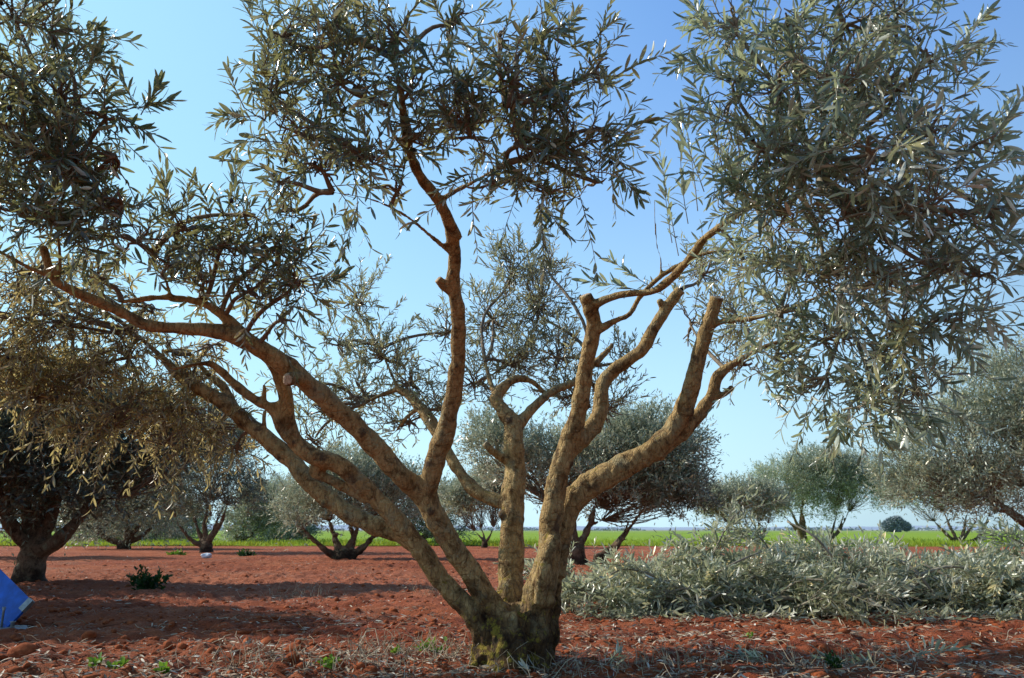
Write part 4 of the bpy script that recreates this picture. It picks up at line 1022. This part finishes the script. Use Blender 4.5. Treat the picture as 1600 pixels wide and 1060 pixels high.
# loose matter nobody could count
def scatter_xy(n, y0, y1, wide=.8):
    y = y0 * (y1 / y0) ** RNG.random(n); x = RNG.uniform(-wide, wide, n) * y
    return x, y
def litter():
    mb = MB(); n = 110000
    x, y = scatter_xy(n, 5.2, 34)
    p = np.stack([x, y, 0 * x], 1)
    den = .05 + .34 * np.clip(vnoise(p * np.array([.5, 1, 1]), 1.3, 101) + .15, 0, 1)
    den += 1.2 * np.exp(-((y - 6.2) / .55) ** 2) * np.exp(-((x + .9) / .9) ** 2)
    den += .55 * np.exp(-((y - 6.0) / .6) ** 2) * (.55 + .6 * vnoise(p, .7, 108)) + .35 * np.exp(-((y - 7.6) / .8) ** 2) * (x > .3) + .45 * np.exp(-((y - 12.9) / 1.5) ** 2) * (.5 + vnoise(p, 1.1, 107)) + .2 * np.exp(-((y - 20) / 6) ** 2)
    k = RNG.random(n) < den; x, y = x[k], y[k]; n = len(x)
    b = np.stack([x, y, ground_z(x, y) + .012], 1)
    a = RNG.uniform(0, 6.28, n)
    d = np.stack([np.cos(a), np.sin(a), RNG.normal(.05, .16, n)], 1)
    L = RNG.uniform(.035, .095, n)
    add_leaves(mb, b, d, RNG.normal(0, .35, (n, 3)) + [0, 0, 1], L, L * RNG.uniform(.10, .24, n), np.clip(RNG.normal(.5, .26, n), 0, 1), 0, True, .1)
    tag(link('leaf_litter', mb.mesh('leaf_litter'), M_LITTER), 'dry fallen olive leaves strewn over the red soil', 'leaf litter', kind='stuff')
litter()
def straw():
    mb = MB(); n = 650
    x, y = scatter_xy(n, 5.3, 9, .75)
    b = np.stack([x, y, ground_z(x, y) + .01], 1)
    a = RNG.uniform(0, 6.28, n); d = np.stack([np.cos(a), np.sin(a), np.abs(RNG.normal(0, .22, n))], 1)
    L = RNG.uniform(.06, .19, n)
    add_stems(mb, bend(b, b + d * L[:, None], 5, .03, .08), np.full((n, 5), .0026), 0, 3, np.repeat(RNG.random(n), 15))
    # standing dry grass by the trunk and in patches
    n = 520; c = np.array([[-.55, 6.5], [-1.1, 6.1], [-1.9, 6.2], [.3, 6.0], [1.2, 6.2], [-.9, 6.9], [2.4, 6.1], [-3.2, 12.5], [-1.2, 12.6]])[RNG.integers(0, 9, n)]
    x = c[:, 0] + RNG.normal(0, .28, n); y = c[:, 1] + RNG.normal(0, .16, n); b = np.stack([x, y, ground_z(x, y)], 1)
    d = np.stack([RNG.normal(0, .5, n), RNG.normal(0, .5, n), np.ones(n)], 1); L = RNG.uniform(.05, .2, n)
    add_stems(mb, bend(b, b + d * L[:, None], 4, 0, .12), np.linspace(.004, .0015, 4)[None].repeat(n, 0), 0, 3, np.repeat(RNG.random(n), 12))
    tag(link('dry_grass', mb.mesh('dry_grass'), M_STRAW), 'pale dry grass stalks and straw on the near soil', 'dry grass', kind='stuff')
straw()
def crumbs():
    mb = MB(); n = 6500
    x, y = scatter_xy(n, 5.2, 24, .8)
    z = ground_z(x, y); r = .010 + .036 * RNG.random(n) ** 3.5
    r = np.where(RNG.random(n) < .02, r + .016, r)
    q = ICO1[0]; nv = len(q)
    R = RNG.uniform(.7, 1.3, (n, 1, 3)) * r[:, None, None]
    v = q[None] * R * (1 + RNG.normal(0, .24, (n, nv, 1))) * np.array([1.2, 1, .7]) + np.stack([x, y, z + r * .1], 1)[:, None]
    f = (ICO1[1][None] + (np.arange(n) * nv)[:, None, None]).reshape(-1, 3)
    mb.add(v.reshape(-1, 3), [f])
    tag(link('soil_crumbs', mb.mesh('soil_crumbs'), M_CLOD), 'crumbs and small clods of red tilled soil', 'soil crumbs', kind='stuff')
crumbs()

# ------------------------------------------------------------------ sky, sun, camera
w = bpy.data.worlds.new('World'); scene.world = w; w.use_nodes = True
nt = w.node_tree; nt.nodes.clear()
sky = nt.nodes.new('ShaderNodeTexSky'); sky.sky_type = 'NISHITA'; sky.sun_disc = False
sky.sun_elevation = SUN_EL; sky.sun_rotation = SUN_AZ
sky.altitude = 300; sky.air_density = 1.0; sky.dust_density = .45; sky.ozone_density = 3.0
K = .12
def wm(op, a, b):
    m = nt.nodes.new('ShaderNodeMath'); m.operation = op
    for i, v in ((0, a), (1, b)):
        if hasattr(v, 'is_linked'): nt.links.new(v, m.inputs[i])
        else: m.inputs[i].default_value = v
    return m.outputs[0]
sp = nt.nodes.new('ShaderNodeSeparateColor'); nt.links.new(sky.outputs[0], sp.inputs[0])
cb = nt.nodes.new('ShaderNodeCombineColor')
for i, (g, e) in enumerate(((1.62, 1.08), (1.82, .97), (1.62, .62))):     # clear winter air: deeper blue than the model's default
    nt.links.new(wm('MULTIPLY', wm('POWER', wm('MULTIPLY', sp.outputs[i], K), e), g / K), cb.inputs[i])
tc = nt.nodes.new('ShaderNodeTexCoord'); sx = nt.nodes.new('ShaderNodeSeparateXYZ'); nt.links.new(tc.outputs['Generated'], sx.inputs[0])
vd = nt.nodes.new('ShaderNodeVectorMath'); vd.operation = 'DOT_PRODUCT'
nt.links.new(tc.outputs['Generated'], vd.inputs[0]); vd.inputs[1].default_value = tuple(SUN)
cg = vd.outputs['Value']
def smooth(x, a, b, lo, hi):
    m = nt.nodes.new('ShaderNodeMapRange'); m.interpolation_type = 'SMOOTHSTEP'
    nt.links.new(x, m.inputs[0])
    for i, v in ((1, a), (2, b), (3, lo), (4, hi)): m.inputs[i].default_value = v
    return m.outputs[0]
glow = smooth(cg, .25, 1.0, 0.0, .7)
deep = wm('MULTIPLY', smooth(cg, -.7, .2, .3, 1.0), smooth(sx.outputs['Z'], .64, .92, 1.0, .36))  # sky dimmed overhead and away from the sun to cut fill light
hz = wm('MULTIPLY', wm('POWER', wm('SUBTRACT', 1.0, wm('MAXIMUM', sx.outputs['Z'], 0.0)), 2.5), .94)
mixn = nt.nodes.new('ShaderNodeMix'); mixn.data_type = 'RGBA'
nt.links.new(hz, mixn.inputs[0]); nt.links.new(cb.outputs[0], mixn.inputs[6]); mixn.inputs[7].default_value = (.66 / K, .95 / K, 1.10 / K, 1)
mix2 = nt.nodes.new('ShaderNodeMix'); mix2.data_type = 'RGBA'
nt.links.new(glow, mix2.inputs[0]); nt.links.new(mixn.outputs[2], mix2.inputs[6]); mix2.inputs[7].default_value = (.52 / K, .93 / K, 1.12 / K, 1)
vs_ = nt.nodes.new('ShaderNodeVectorMath'); vs_.operation = 'SCALE'
nt.links.new(mix2.outputs[2], vs_.inputs[0]); nt.links.new(deep, vs_.inputs['Scale'])
bg = nt.nodes.new('ShaderNodeBackground'); bg.inputs['Strength'].default_value = K
wo = nt.nodes.new('ShaderNodeOutputWorld')
nt.links.new(vs_.outputs[0], bg.inputs[0]); nt.links.new(bg.outputs[0], wo.inputs[0])

sl = bpy.data.lights.new('sun', 'SUN'); sl.energy = 5.0; sl.angle = math.radians(.53); sl.color = (1, .93, .82)
so = bpy.data.objects.new('sun', sl); COL.objects.link(so)
so.rotation_euler = Vector(tuple(-SUN)).to_track_quat('-Z', 'Y').to_euler()

cam = bpy.data.cameras.new('camera'); co = bpy.data.objects.new('camera', cam); COL.objects.link(co)
co.location = (0, 0, S); co.rotation_euler = (math.pi / 2 + PITCH, 0, 0)
cam.sensor_width = 36; cam.lens = 36 * F / 1600; cam.clip_start = .05; cam.clip_end = 20000
cam.dof.use_dof = True; cam.dof.focus_distance = 6.2 * S; cam.dof.aperture_fstop = 6.3
scene.camera = co
scene.view_settings.view_transform = 'Standard'; scene.view_settings.look = 'None'; scene.view_settings.exposure = 0
scene.render.engine = 'CYCLES'
